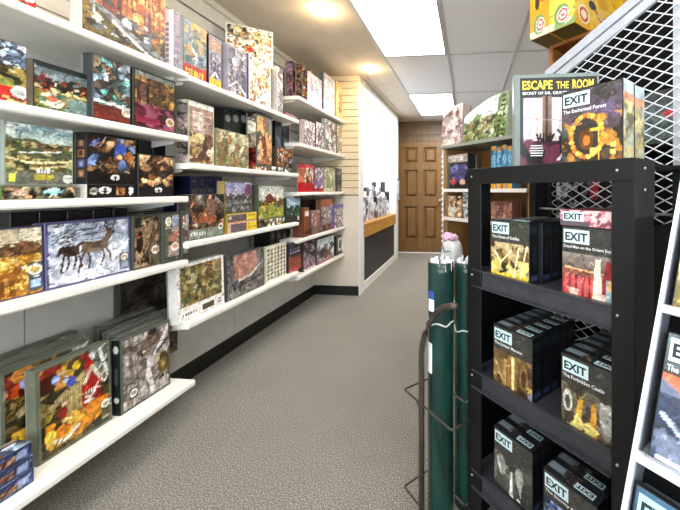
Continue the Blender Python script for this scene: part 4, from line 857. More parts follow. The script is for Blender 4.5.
def exit_box(label, title, cov, u, d, z, par_loc=None, W=.150, H=.187, T=.045, full=True, group=None, lean=0, lbl=None, seed=0, text_top=True, title_w=.72, spine=None, base='45443f'):
    r = thing('game_box', label, 'game box', UD(RU0 + u, RD + d, z) if par_loc is None else par_loc, RROT, group, lean)
    boxobj('box_body', (0, W, 0, T, 0, H), lid('1c1c20'), r, .001)
    lm = lbl or M_LBL
    if cov is not None:
        a = cov_exit(cov)(W - .004, H - .004, .0026, seed).finish(.18, .5); printed('cover_print', a.a, W - .004, H - .004, r, (.002, -.0006, .002))
        p = boxobj('name_plate', (.006, .006 + W * .46, -.0018, -.0008, H * .765, H * .955), lm, r)
        lettering('lettering', 'EXIT', W * .40, M_TXTK, p, (.006 + W * .03, -.0022, H * .80), .03, H * .115)
        if title: lettering('title_lettering', title, W * title_w, M_TXTW, r, (.006, -.0012, H * .685), .012, H * .05)
    sa = (spine or (lambda w, h, c, s: Art(w, h, c, s, '0e0f12').rect(.15, .85, .05, .15, '343856').rect(.3, .7, .32, .6, '202228').rect(.15, .85, .82, .93, '20282e')))(T, H, .004, seed + 9)
    printed('spine_print', sa.a, T, H, r, (W + .0006, 0, 0), PI / 2)
    ta = Art(W, T, .004, seed + 4, '26282c'); ta.rect(.02, .36, .45, .95, '9fb0b8', .8); ta.blobs(['8a7458', '3c3c40'], 5, .55, .2, 1, .3, .62)
    printed('top_print', ta.a, W, T, r, (0, 0, H + .0006), 0, -PI / 2)
    if text_top:
        p = boxobj('top_plate', (W * .56, W * .9, T * .18, T * .62, H + .0007, H + .0014), M_LBL, r)
        lettering('lettering', 'EXIT', W * .29, M_TXTK, p, (W * .875, T * .54, H + .0018), .03, T * .28, rx=0, rz=PI)
    return r
def U_(px, d): return rk(px, RD + d)
z1, z2, z3_ = RZ
ORD = ['second', 'third', 'fourth', 'fifth']
# first shelf
exit_box('grey game box with yellow beams, "The House of Riddles", front of its row', 'The House of Riddles', c_riddles, U_(491, .02), .02, z1 + .0005, seed=11)
for i in range(4): exit_box('dark game box %s in the row headed by the riddles box' % ORD[i], None, None, U_(491, .02) + .012 , .02 + .047 * (i + 1), z1 + .0005, H=.183, seed=20 + i, group='games behind the riddles box', text_top=False)
uo = U_(562, .02)
exit_box('game box with red train carriages, "Dead Man on the Orient Express"', 'Dead Man on the Orient Express', c_train, uo, .02, z1 + .0005, seed=12, title_w=.93)
r = thing('game_box', 'pink game box lying flat on the train game box', 'game box', UD(RU0 + uo - .004, RD + .018, z1 + .1885), RROT)
boxobj('box_body', (0, .157, 0, .16, 0, .042), lid('8c4450'), r, .001)
a = Art(.155, .040, .0026, 5, 'b06070').blobs(['d8a0a8', '7c3c48', 'e8c8c4'], 4, .52); a.rect(0, .5, 0, .3, '5c5058'); printed('cover_print', a.a, .155, .04, r, (.001, -.0006, .001))
p = boxobj('name_plate', (.008, .066, -.0016, -.0007, .013, .037), M_LBL, r); lettering('lettering', 'EXIT', .05, M_TXTK, p, (.012, -.002, .017), .03, .016)
for i in range(2): exit_box('dark game box %s in the row behind the train game box' % ORD[i], None, None, uo + .004, .02 + .047 * (i + 1), z1 + .0005, H=.183, seed=30 + i, group='games behind the train box', text_top=False)
# second shelf
um = U_(493.5, .02)
exit_box('game box with a glowing doorway, front of the row on the second rack shelf', 'The Sinister Mansion', c_door, um, .02, z2 + .0005, seed=13)
for i in range(4): exit_box('dark topped game box %s in the row headed by the glowing doorway box' % ORD[i], None, None, um + .001 * i, .02 + .046 * (i + 1), z2 + .0005, seed=40 + i, group='games behind the doorway box')
uc = U_(561, .02)
exit_box('game box with gold stalactites, "The Forbidden Castle", front of its row', 'The Forbidden Castle', c_castle, uc, .02, z2 + .0005, seed=14)
for i in range(4): exit_box('dark topped game box %s in the row headed by the gold castle box' % ORD[i], None, None, uc + .001 * i, .02 + .046 * (i + 1), z2 + .0005, seed=50 + i, group='games behind the castle box')
# third shelf
uv = U_(494, .03)
exit_box('grey game box with a white beam of light, on the lowest rack shelf', None, c_museum, uv, .03, z3_ + .0005, seed=15)
exit_box('dark topped game box second in the row behind the white beam box', None, None, uv + .002, .03 + .048, z3_ + .0005, seed=60)
ub = U_(544, .015)
exit_box('game box with a blue night picture, on the lowest rack shelf', 'The Stormy Flight', c_night, ub, .012, z3_ + .0005, seed=16)
exit_box('dark topped game box behind the blue night picture box', None, None, ub + .002, .012 + .048, z3_ + .0005, seed=61)
# on top of the rack
ut = U_(561.5, .035)
zt = RH + .0005
sf = lambda w, h, c, s: Art(w, h, c, s, '9a9a84').blobs(['c8b070', '6c6a54', 'b8b8a4', 'd8c890'], 9, .54).rect(0, 1, .84, 1, 'b8c8d8').rect(0, .06, 0, 1, '2a2a2c').rect(.94, 1, 0, 1, '2a2a2c').rect(0, 1, .74, .84, 'c89070').tex(.3, 14)  # dark strips at both edges paint the shaded gap between the boxes
exit_box('purple game box with a flaming wreath, "The Enchanted Forest", foremost on the rack top', 'The Enchanted Forest', c_forest, ut, .035, zt, W=.158, H=.193, T=.062, seed=17, spine=sf, text_top=False)
exit_box('olive sided game box behind the flaming wreath box on the rack top', None, None, ut - .002, .106, zt, W=.158, H=.191, T=.062, seed=62, spine=sf, text_top=False)
# escape room box stands square to the aisle on the rack top
D0 = .985
u0 = UDpx(514, D0); loc = UD(u0, D0, zt)
rz = TH - .1
W, H, T = .302, .353, .05
r = thing('game_box', 'large game box with yellow title "ESCAPE THE ROOM", at the back of the rack top', 'game box', loc, rz)
boxobj('box_body', (0, W, 0, T, 0, H), lid('6f7c74'), r, .002)
a = Art(W - .03, H - .02, .0034, 71, '2c2228')
a.rect(0, 1, .8, 1, '0c0b0a'); a.rect(.04, .36, .3, .78, 'd8c8c4'); a.rect(.42, .95, .3, .78, 'dccfcb'); a.rect(.3, .42, .3, .8, '7c5a44'); a.rect(.33, .37, .3, .8, '2c1c18')
for u in (.12, .22, .52, .64, .76, .86): a.rect(u, u + .01, .3, .78, 'b8a09c')
a.line(.05, .56, .95, .5, .005, '94807c'); a.rect(0, 1, 0, .3, '46202f'); a.blobs(['2a1422', '6c3448', '1c1418'], 10, .52, 0, .32); a.poly([(.55, 0), (.5, .35), (.62, .42), (.85, .5), (1, .5), (1, 0)], '1a1c28')
for i in range(6): a.line(.25 + .03 * i, .3, .22 + .045 * i, .38, .012, '141014')
a.line(.5, .1, .75, .33, .014, 'd8dce4'); a.rect(.3, .9, 0, .04, 'd8d4d4'); a.line(.5, .42, .56, .36, .015, '3c3a4c'); a.tex(.15, 30)
printed('cover_print', a.a, W - .03, H - .02, r, (.022, -.0008, .006))
lettering('title_lettering', 'ESCAPE', .108, M_TXTY, r, (.03, -.0016, H - .058), .03, .034)
lettering('title_lettering', 'THE', .044, M_TXTY, r, (.151, -.0016, H - .056), .02, .026)
lettering('title_lettering', 'ROOM', .074, M_TXTY, r, (.208, -.0016, H - .058), .03, .034)
lettering('subtitle_lettering', "SECRET OF DR. GRAVELY'S RETREAT", .25, M_TXTW, r, (.03, -.0016, H - .076), .012, .011)
for i in range(5):
    bm = bmesh.new(); bx(bm, 0, .05 - .004 * abs(i - 2), -.0004, 0, 0, .0035); obj('blurb_line', bm, M_TXTW, r, loc=(.056 + .002 * abs(i - 2), -.0014, .088 - i * .009))

# ================================================================ SLANTED GAME STAND AT THE PICTURE EDGE
DU, DD, DZ = -.208, .543, .756
SL = .55
DS = thing('slanted_display', 'black slanted tier stand with pale metal edges, in front of the rack', 'display stand', UD(DU, DD, 0), RROT)
DWID = .40
def dsl(z): return SL * (z - DZ)
bm = bmesh.new()
ang = math.atan(SL)
def slab(bm, u0, u1, d0, d1, z0, z1):
    vs = [bm.verts.new(p) for p in ((u0, d0 + dsl(z0), z0), (u1, d0 + dsl(z0), z0), (u1, d1 + dsl(z0), z0), (u0, d1 + dsl(z0), z0), (u0, d0 + dsl(z1), z1), (u1, d0 + dsl(z1), z1), (u1, d1 + dsl(z1), z1), (u0, d1 + dsl(z1), z1))]
    for f in ((0, 3, 2, 1), (4, 5, 6, 7), (0, 1, 5, 4), (1, 2, 6, 5), (2, 3, 7, 6), (3, 0, 4, 7)): bm.faces.new([vs[i] for i in f])
slab(bm, .008, DWID, .052, .060, .46, 1.33); obj('back_panel', bm, M_BLK, DS)
for u in (0, DWID):
    bm = bmesh.new(); slab(bm, u, u + .007, .012, .07, .46, 1.33); obj('side_panel', bm, mat('dull_grey_metal', '6a6c72', .4, .08, 40) if u == 0 else M_BLACK, DS, .001)
bm = bmesh.new(); slab(bm, -.001, .0055, .006, .012, .46, 1.33); obj('edge_trim', bm, mat('white_edge', 'e4e6ec', .35, .03, 30), DS)
TZ = (.556, .752, .948, 1.144)
for z in TZ:
    bm = bmesh.new(); slab(bm, .0075, DWID, -.004, .002, z - .003, z + .008); slab(bm, .0075, DWID, .003, .052, z - .006, z - .002)
    obj('tier_lip', bm, M_ALU, DS)
for u in (.02, DWID - .03):
    bm = bmesh.new(); bx(bm, u, u + .02, .20, .22, 0, .70); obj('leg', bm, M_BLACK, DS)
    bm = bmesh.new(); bx(bm, u, u + .02, -.06, -.04, 0, .47); bx(bm, u, u + .02, -.06, .21, .02, .04); obj('leg', bm, M_BLACK, DS)
bm = bmesh.new(); bx(bm, .02, DWID, .19, .21, .5, .72); obj('brace', bm, M_BLACK, DS)
def d_box(label, title, cov, z, u, lbl, seed, W=.150, H=.187, base=None):
    loc = UD(DU + u, DD + dsl(z) + .0065, z)
    r = exit_box(label, title, cov, 0, 0, 0, par_loc=loc, W=W, H=H, T=.038, lean=math.atan(SL), lbl=lbl, seed=seed, text_top=False)
    return r
def c_cata(a):
    a.rect(0, 1, .7, 1, '5c6668'); a.rect(0, 1, 0, .64, '6c7488'); a.blobs(['d8704c', 'e0a088'], 5, .55, .35, .66, 0, .75); a.blobs(['4a5468', '98a0b0', '343c50'], 8, .53, 0, .5); a.path([(.05, .35), (.4, .15), (.9, .3)], .02, 'aab4c8'); a.rect(.04, .9, .02, .05, 'dfe4ea')
def c_blue(a):
    a.rect(0, 1, 0, 1, '3f5f74'); a.blobs(['5c8aa8', '2c3c4c', '8ab0c4'], 6, .55, 0, .65)
def c_gold(a):
    a.grad('7a6a34', '5a7468', 0, 1); a.blobs(['a89858', '4c4c30', 'c0b078'], 7, .53, 0, .7); a.rect(0, 1, .85, 1, '7fb4c0'); a.blobs(['d0c890'], 9, .6, .2, .6)
d_box('game box with a sky blue name plate, lowest on the slanted stand', 'The Cemetery of the Knight', c_blue, TZ[0] + .002, .012, M_LBL2, 81)
d_box('stormy grey game box with an orange glow, on the middle tier of the slanted stand', 'The Catacombs of Horror', c_cata, TZ[1] + .002, .020, M_LBL, 82)
d_box('olive gold game box on the upper tier of the slanted stand', None, c_gold, TZ[2] + .002, .018, M_LBL2, 83)
r = thing('game_box', 'cream game box on the topmost tier of the slanted stand', 'game box', UD(DU + .018, DD + dsl(TZ[3] + .002) + .0065, TZ[3] + .002), RROT, None, math.atan(SL))
boxobj('box_body', (0, .15, 0, .038, 0, .187), lid('d8d0bc'), r, .001)
a = Art(.146, .183, .004, 7, 'ded6c2').blobs(['c8bca0', 'ece6d8'], 5, .55); printed('cover_print', a.a, .146, .183, r, (.002, -.0006, .002))

# ================================================================ MESH PANEL WITH SLOPING TOP RAIL
MD = 1.25
mu0 = UDpx(551, MD); muR = UDpx(676, MD)
def mz(u): return 1.647 + (u - UDpx(553, MD)) * .47
MP = thing('mesh_panel', 'grey expanded-metal panel with a sloping top rail behind the rack', 'mesh panel', UD(mu0, MD, 0), RROT)
ML = muR + .33 - mu0
bm = bmesh.new()
def strand(p, q, r=.0021): tube(bm, [p, q], r, 4)
mm = .60; dv = .038; zb_ = .42
def ztop(x): return 1.617 + (x + mu0 - UDpx(553, MD)) * .47
import itertools
def clip(c, m, x0=.0, x1=None):
    x1 = ML if x1 is None else x1; best = []
    n = 200
    pts = [x0 + (x1 - x0) * i / n for i in range(n + 1)]
    ok = [x for x in pts if zb_ <= c + m * x <= ztop(x) - .02]
    return (ok[0], ok[-1]) if len(ok) > 1 else None
c = zb_ - mm * ML
while c < 2.4 + mm * ML:
    for m_, yy in ((mm, 0), (-mm, .003)):
        k = clip(c, m_)
        if k: strand((k[0], yy, c + m_ * k[0]), (k[1], yy, c + m_ * k[1]))
    c += dv
obj('expanded_mesh', bm, M_MESH, MP)
bm = bmesh.new()
sv = [(-.02, ztop(-.02)), (ML, ztop(ML))]
for o_, y0, y1 in ((0, -.012, .012),):
    prism(bm, [(sv[0][0], sv[0][1] - .022), (sv[1][0], sv[1][1] - .022), (sv[1][0], sv[1][1] + .012), (sv[0][0], sv[0][1] + .012)], -.006, .008)
    prism(bm, [(sv[0][0], sv[0][1] + .016), (sv[1][0], sv[1][1] + .016), (sv[1][0], sv[1][1] + .052), (sv[0][0], sv[0][1] + .052)], -.014, .010)
obj('top_rail', bm, mat('pale_grey_rail', 'b4b6bb', .4, .04, 30), MP)
xs = muR - mu0 - .012
bm = bmesh.new(); bx(bm, xs, xs + .035, .014, .03, 0, ztop(xs)); obj('upright', bm, mat('pale_grey_rail', 'b4b6bb'), MP)
bm = bmesh.new(); bx(bm, -.012, .004, -.006, .012, 0, ztop(0) - .01); bx(bm, .004, ML, -.004, .006, zb_ - .02, zb_); obj('frame', bm, M_BLACK, MP)
# black backed fixture behind it
BD = 1.46
bu0 = UDpx(538, 1.30)
FX = thing('black_shelving', 'black backed shelving unit behind the mesh panel', 'shelving', UD(bu0, 1.30, 0), RROT)
FL = 1.25
pu0, pz0, pu1, pz1 = UDpx(556, 1.5) - bu0, UDz(556, 80, 1.5), UDpx(640, 1.5) - bu0, UDz(640, 10, 1.5)
sl_ = (pz1 - pz0) / (pu1 - pu0)
bm = bmesh.new(); prism(bm, [(0, 0), (FL, 0), (FL, min(2.35, pz0 + sl_ * (FL - pu0))), (pu0, pz0), (0, pz0)], .20, .215); obj('back_panel', bm, M_BLK, FX)
bm = bmesh.new(); bx(bm, 0, .06, .0, .2, 0, 1.50); obj('end_panel', bm, M_BLK, FX)
for z in (.25, .62, .99, 1.31):
    boxobj('shelf_board', (.06, FL, .0, .2, z - .015, z), M_BLK, FX)
def fx_box(label, px, z, w, h, fn, col, d=1.34):
    u = UDpx(px, d); pbox(label, UD(u, d, z + .0005), RROT, w, h, .1, fn, col, cell=.006, seed=int(px), name='game_box', cat='game box')
fx_box('dark green game box with a red logo, seen through the mesh', 638, 1.31, .17, .19, lambda w, h, c, s: Art(w, h, c, s, '4a5450').rect(.05, .95, .1, .75, '5c6a66').rect(0, 1, .78, .97, '4c4a4c').ell(.6, .55, .14, .07, 'c83c40').tex(.3, 12), '39423f')
fx_box('grey and black game box, seen through the mesh by the upright', 600, 1.31, .12, .17, lambda w, h, c, s: Art(w, h, c, s, '3a3e3e').blobs(['5c6664', '202424'], 6, .5), '2c3030')
fx_box('black and white patterned game box, seen through the top rack opening', 556, .99, .10, .22, lambda w, h, c, s: Art(w, h, c, s, '15161a').blobs(['e0e0dc', '8a8c88'], 9, .56), '1a1a1c', d=1.32)
fx_box('dark game box with a red panel, seen through the top rack opening', 580, .99, .11, .24, lambda w, h, c, s: Art(w, h, c, s, '1c181a').blobs(['6a6a6c'], 8, .6).rect(.4, .7, .5, .85, 'a83038').tex(.3, 10), '1a181a', d=1.32)
# ================================================================ PINE CUBBY WITH YELLOW BOXES ABOVE
CD = 1.50
cu0 = UDpx(546, CD)
CB = thing('pine_shelf_unit', 'tall orange pine cubby unit carrying the yellow boxes', 'shelf unit', UD(cu0, CD + .03, 0), RROT)
CW = .95
for u in (0, CW - .02): boxobj('side_panel', (u, u + .02, 0, .42, 0, 1.88), M_CRATE, CB)
for z in (.1, .55, 1.0, 1.45, 1.88):
    boxobj('shelf_board', (.0 if z > 1.5 else .02, CW if z > 1.5 else CW - .02, 0, .42, z, z + .018), M_CRATE, CB)
boxobj('back_panel', (.02, CW - .02, .41, .42, .0, 1.88), mat('dark_pine_back', '3a2418', .6, .1, 10), CB)
def c_yel(w, h, c, s):
    a = Art(w, h, c, s, 'e8c42c'); a.blobs(['f0d040', 'e0a828', 'f2dc60'], 4, .52); a.rect(0, 1, 0, .12, 'e8e4c8'); a.blobs(['8aa858'], 6, .6, 0, .25)
    a.ell(.5, .2, .3, .16, '7aa05c'); a.ell(.55, .19, .24, .12, 'e8e2d8'); a.ell(.55, .19, .19, .095, 'b83020'); a.ell(.55, .19, .14, .07, 'efe6da'); a.path([(.48, .21), (.55, .17), (.62, .2)], .01, 'b83020'); a.ell(.4, .55, .12, .1, '4c3428'); a.ell(.7, .6, .16, .05, 'd86a28'); return a
def c_yels(w, h, c, s):
    a = Art(w, h, c, s, 'e6bc2c'); a.blobs(['f0c838', 'dfa028', 'eecb58'], 5, .52); a.ell(.2, .2, .13, .14, 'efe4c0'); a.ell(.2, .2, .1, .11, 'b8402c'); a.ell(.2, .2, .065, .07, 'efd8a8')
    a.path([(.5, .36), (.62, .26), (.74, .34)], .03, 'b82c24'); a.path([(.52, .34), (.62, .28), (.72, .32)], .012, 'f0e8d8'); a.ell(.4, .42, .09, .07, '3a3c44'); a.rect(.45, .8, .0, .05, 'd8b020'); return a
YD = 1.40
for i, (pa, pb, lb, dd) in enumerate(((530, 549, 'yellow carton with a round emblem, outer one of two on the pine cubby', .20), (549.4, 575, 'yellow carton with a round emblem, next to the sloping rail on the pine cubby', .40))):
    ua, ub_ = UDpx(pa, YD), UDpx(pb, YD)
    t = thing('yellow_carton', lb, 'carton', UD(ua, YD, 1.8990), RROT, 'yellow cartons on the pine cubby')
    W = ub_ - ua - .001; H = .30
    boxobj('carton_body', (0, W, 0, dd, 0, H), lid('d8b028'), t, .001)
    boxobj('base_flap', (.004, W - .004, .004, dd - .004, -.0008, 0), lid('6a5a30'), t)
    a = c_yel(W, H, .004, 90 + i); printed('front_print', a.a, W, H, t, (0, -.0006, 0))
    a = c_yels(dd, H, .005, 95 + i); printed('side_print', a.a, dd, H, t, (W + .0006, 0, 0), PI / 2)
ua = UDpx(552, YD)
t = thing('yellow_carton', 'yellow carton behind the others, partly behind the sloping rail', 'carton', UD(ua + .02, YD + .405, 1.8990), RROT, 'yellow cartons on the pine cubby')
boxobj('carton_body', (0, .13, 0, .28, 0, .30), lid('d8b028'), t, .001); a = c_yels(.28, .30, .006, 99); printed('side_print', a.a, .28, .30, t, (.1306, 0, 0), PI / 2)

# ================================================================ GREEN ROLLS IN A WIRE STAND
SU0, SU1, SD0, SD1 = -1.033, -.765, .67, .7945
WS = thing('roll_stand', 'bronze wire stand with a curved handle holding the dark green rolls', 'roll stand', UD(SU0, SD0, 0), RROT)
wx, wy = SU1 - SU0, SD1 - SD0
for z in (.05, .41):
    bm = bmesh.new(); tube(bm, [(wx, .072, z), (wx + .0003, .004, z), (wx - .004, 0, z), (.004, 0, z), (0, .004, z), (0, wy - .004, z), (.004, wy, z), (.19, wy, z)], .0035, 8); obj('wire_loop', bm, M_BRONZE, WS, smooth=True)
    bm = bmesh.new(); tube(bm, [(.02, wy + .003, z), (.02, wy + .122, z), (.196, wy + .122, z), (.196, wy + .001, z)], .0035, 8); obj('wire_loop', bm, M_BRONZE, WS, smooth=True)
bm = bmesh.new(); tube(bm, [(.19, wy + .125, 0), (.19, wy + .125, .414)], .0045); obj('wire_upright', bm, M_BRONZE, WS, smooth=True)
hu = UDpx(422, .672) - SU0
pts = [(hu, .0, 0), (hu, .0, .40), (hu, .0, .585)]
for i in range(1, 9):
    t_ = i / 8; pts.append((hu + .185 * (t_ ** 1.5), -.004 * t_, .585 + .215 * math.sin(t_ * PI / 2 * .95)))
bm = bmesh.new(); tube(bm, pts, .0102, 10); obj('handle', bm, M_BRONZE, WS, smooth=True)
bm = bmesh.new(); tube(bm, [(hu - .03, .0, .41), (hu - .006, .004, .37), (hu - .002, .004, .30)], .003); obj('wire_brace', bm, M_BRONZE, WS, smooth=True)
def roll(name_l, u, d, r, ztop, bands, labels):
    p = UD(u, d, .0015); t = thing('mat_roll', name_l, 'roll', p, RROT, 'dark green rolls in the wire stand')
    h = ztop - .0015; n = 40; bm = bmesh.new(); rings = []
    rg = random.Random(int(u * -1000))
    ks = 26
    for k in range(ks + 1):
        z = h * k / ks; row = []
        for i in range(n):
            a = 2 * PI * i / n
            w_ = r * (1 - .022 * (math.sin(3 * a + 2.1 * z * 6) + .7 * math.sin(7 * a + 1.3 + z * 3)) * .6 - .02)
            for zb in bands: w_ *= 1 - .06 * math.exp(-((z - zb) / .02) ** 2)
            row.append(bm.verts.new((w_ * math.cos(a), w_ * math.sin(a), z)))
        rings.append(row)
    for A, B in zip(rings, rings[1:]):
        for i in range(n): bm.faces.new((A[i], A[(i + 1) % n], B[(i + 1) % n], B[i]))
    bm.faces.new(rings[0][::-1])
    # hollow top: the end of the tube turns inward
    inner = [bm.verts.new((v.co.x * .82, v.co.y * .82, v.co.z)) for v in rings[-1]]; low = [bm.verts.new((v.co.x * .82, v.co.y * .82, v.co.z - .03)) for v in rings[-1]]
    for i in range(n):
        j = (i + 1) % n; bm.faces.new((rings[-1][i], rings[-1][j], inner[j], inner[i])); bm.faces.new((inner[i], inner[j], low[j], low[i]))
    bm.faces.new(low)
    obj('sleeve', bm, M_GREEN, t, smooth=True)
    bm = bmesh.new()
    for i in range(9):
        a = 2 * PI * i / 9 + .3; x, y = r * .74 * math.cos(a), r * .74 * math.sin(a)
        prism(bm, [(x - .012, h - .028), (x + .012, h - .028), (x + .010 + .006 * rg.random(), h + .008 + .014 * rg.random()), (x - .006, h + .016 * rg.random())], y - .0012, y + .0012)
    obj('tissue_tuft', bm, M_WHITE, t)
    for zb in bands:
        bm = bmesh.new(); tube(bm, [(r * .955 * math.cos(2 * PI * i / 24), r * .955 * math.sin(2 * PI * i / 24), zb + .006 * math.sin(i)) for i in range(24)], .0028, 6, closed=True)
        obj('tie_band', bm, mat('pale_tie', 'c8ccc0', .4, .05), t, smooth=True)
    for az, za, zb2, da, m in labels:
        bm = bmesh.new(); q = 6
        lo = [[bm.verts.new((rr * math.cos(az + da * i / q), rr * math.sin(az + da * i / q), z)) for i in range(q + 1)] for rr, z in ((r * 1.006, za), (r * 1.006, zb2), (r * 1.0, zb2), (r * 1.0, za))]
        for j in range(4):
            for i in range(q): bm.faces.new((lo[j][i], lo[j][i + 1], lo[(j + 1) % 4][i + 1], lo[(j + 1) % 4][i]))
        bm.faces.new([lo[j][0] for j in range(4)]); bm.faces.new([lo[j][q] for j in range(4)][::-1])
        obj('paper_label', bm, m, t)
    return t
wl = mat('paper_label', 'eceee8', .5, .03); bl = mat('blue_label', '2f4fa0', .5, .05)
A0 = math.radians(-104)
roll('dark green roll with blue and white labels, foremost in the wire stand', -.905, .741, .0465, .897, (.685,), ((A0, .73, .772, .62, wl), (A0, .772, .80, .62, bl), (A0 - .12, .515, .62, .55, wl)))
roll('plain dark green roll pressed against the black rack', -.885, .846, .044, .885, (.64,), ())

# ================================================================ SIDE SHELF UNIT ALONG THE RIGHT
VD = 1.66; vu0 = UDpx(441, VD); VW = .80
SU = thing('shop_shelf_unit', 'oak shelf unit with white shelf edges beyond the black rack', 'shelf unit', UD(vu0, VD, 0), RROT)
VZ = (.30, .575, .935, 1.155)
VT = 1.475
boxobj('back_panel', (.0, VW, .36, .375, 0, VT), M_FIX, SU)
for u in (0, VW - .018): boxobj('side_panel', (u, u + .018, .05, .36, 0, VT), M_FIX, SU)
for z in VZ:
    bm = bmesh.new(); bx(bm, .0181, VW - .0181, .03, .36, z - .014, z); b_ = obj('shelf_board', bm, M_FIX, SU)
    boxobj('shelf_edge', (.0, VW, .01, .03, z - .020, z + .004), M_SHELF, b_)
boxobj('top_board', (-.01, VW, 0, .375, VT, VT + .022), mat('grey_green_board', '8d9088', .5, .04, 12), SU)
bm = bmesh.new()
for k in range(18): 
    bmesh.ops.create_uvsphere(bm, u_segments=6, v_segments=5, radius=.011, matrix=Matrix.Translation((.012, .006, .70 + k * .042)))
tube(bm, [(.012, .01, .6), (.012, .01, VT)], .004); obj('peg_strip', bm, M_SHELF, SU, smooth=True)
def v_item(label, pa, pb, z, zt, fn, col, d=VD + .05, T=.1, cat='game box', name='game_box', lean=0, **k):
    a, b_ = UDpx(pa, d), UDpx(pb, d)
    if z < VT: a = max(a, vu0 + .021)
    return pbox(label, UD(a, d, z + .0008), RROT, b_ - a - .002, zt - z, T, fn, col, lean, cell=.008, seed=int(pa * 3 + z * 100), name=name, cat=cat, **k)
zt_ = VT + .022
def shaped(o, fn):
    """pull the top outline of a pack's parts down to a profile"""
    for c in o.children:
        c.data = c.data.copy() if c.data.users > 1 else c.data
    W_ = max(v.co.x for c in o.children if c.name.startswith('lid') for v in c.data.vertices)
    for c in o.children:
        for v in c.data.vertices: v.co.z *= fn(min(1, max(0, (v.co.x + (c.location.x if 'print' in c.name else 0)) / W_)))
def subdiv_lid(o):
    for c in o.children:
        if c.name.startswith('lid') or c.name.startswith('tray'):
            bm = bmesh.new(); bm.from_mesh(c.data)
            bmesh.ops.subdivide_edges(bm, edges=[e for e in bm.edges if abs(e.verts[0].co.x - e.verts[1].co.x) > .05], cuts=14, use_grid_fill=True); bm.to_mesh(c.data); bm.free()
p = v_item('pink and white patterned pack on the top board, nearer the door', 441, 461, zt_, 1.82, lambda w, h, c, s: Art(w, h, c, s, 'b8a4a0').blobs(['d8ccc6', '94807c', '6c5456', 'c8bcb4'], 8, .54).ell(.75, .8, .1, .08, '7c4448'), 'b8a4a0', T=.09, lean=.08)
subdiv_lid(p); shaped(p, lambda x: .80 + .2 * math.sin(min(1, x * 1.2) * PI / 2))
def leafy(w, h, c, s):
    a = Art(w, h, c, s, 'c4cccc'); a.blobs(['aeb8bc', 'dfe4e4'], 6, .55); a.put(a.V < .62 - .42 * a.U + .3 * a.noise(7), '728254'); a.blobs(['c8d4bc', '47542f', '9aaa78', '39402c', '8a7a4c'], 11, .57, 0, .6 )
    a.rect(.80, 1, 0, 1, '6f8a48'); a.blobs(['c4d0ac', '4c6030'], 8, .58, 0, 1, .8, 1)
    for j in range(9): a.ell(.82 + .01 * j, .06 + .11 * j, .028, .03, '14181a'); a.ell(.93, .06 + .11 * j, .028, .03, '14181a')
    return a
p = v_item('large white and leafy green pack leaning on the top board', 462, 506, zt_, 1.815, leafy, 'a4b09c', T=.10, lean=.12)
subdiv_lid(p); shaped(p, lambda x: .62 + .38 * math.sin(min(1, x * 1.1) * PI / 2) ** .8)
for i in range(4):
    a_ = 491 + i * 5.4
    v_item('tall blue creature box with amber ends, %s of four beyond the rack' % ('first second third fourth'.split()[i]), a_, a_ + 5.2, VZ[3], VZ[3] + .295 - .012 * (i % 2), lambda w, h, c, s: Art(w, h, c, s, '5c9cc4').rect(0, 1, .9, 1, 'd8963c').rect(0, 1, 0, .12, 'e0a028').ell(.6, .7, .25, .1, 'a8d0e4').ell(.6, .7, .14, .05, '1c2c40').ell(.5, .25, .3, .08, 'd0e0e8').ell(.5, .25, .14, .04, '1c2c40').blobs(['3c6c98'], 6, .6, .12, .9), '4c88b0', group='tall blue creature boxes')
    v_item('pinkish brown spine box, %s of four under the blue ones' % ('first second third fourth'.split()[i]), a_, a_ + 5.2, VZ[2], VZ[2] + .14, lambda w, h, c, s: Art(w, h, c, s, 'a87868').blobs(['c8a898', '6c4038'], 6, .55), '8c5c50', group='pinkish brown spine boxes')
v_item('dark violet magazine box with red flowers and a rose header', 443, 468, VZ[3], VZ[3] + .27, lambda w, h, c, s: Art(w, h, c, s, '2c2c34').ell(.5, .45, .4, .25, '5c6098').blobs(['8a8ab8', '4c4870'], 6, .55, .2, .7).ell(.3, .2, .15, .08, 'b84848').ell(.75, .2, .14, .08, 'd8b090').rect(0, 1, .76, 1, 'bca8a2').rect(.1, .8, .82, .94, 'e4e0dc').bars(.15, .7, .86, .9, '9c6a6c', 5).rect(0, .1, 0, .8, '5a6a54'), '24242a', name='magazine_box')
v_item('brown and cream patterned box on the tier below the violet one', 446, 462, VZ[2], VZ[2] + .17, lambda w, h, c, s: Art(w, h, c, s, '8c5a34').blobs(['d8b888', '3c241c', 'c08a54', 'e8dcc8'], 7, .54), '7a5030', name='magazine_box')
v_item('tall black and white figure pack next to the brown patterned box', 462.5, 474, VZ[2], VZ[2] + .195, lambda w, h, c, s: Art(w, h, c, s, 'b8b4b4').blobs(['3c3a40', 'e8e4e4', '7c7878'], 8, .54), 'a8a4a4', name='magazine_box')
# white bag on a lower shelf
bu = UDpx(441, VD - .06)
bg = thing('shopping_bag', 'white plastic bag with violet print and pink tissue, behind the green rolls', 'bag', UD(bu, VD - .085, VZ[1] + .005), RROT)
bm = bmesh.new(); n = 24; rings = []
prof = [(0, .75, .9), (.015, .95, 1), (.08, 1.0, 1.0), (.14, .96, .95), (.19, .86, .8), (.215, .74, .62), (.222, .66, .5)]
bwid, bdep = .085, .062
for z, kx, ky in prof:
    z *= .86; row = []
    for i in range(n):
        a = 2 * PI * i / n; cx, sx = math.cos(a), math.sin(a)
        x = bwid * kx * math.copysign(abs(cx) ** .6, cx); y = bdep * ky * math.copysign(abs(sx) ** .6, sx)
        w_ = 1 + .05 * math.sin(5 * a + z * 40) * (z > .01)
        row.append(bm.verts.new((bwid + x * w_, bdep + y * w_, z + .006 * math.sin(3 * a) * (z > .1))))
    rings.append(row)
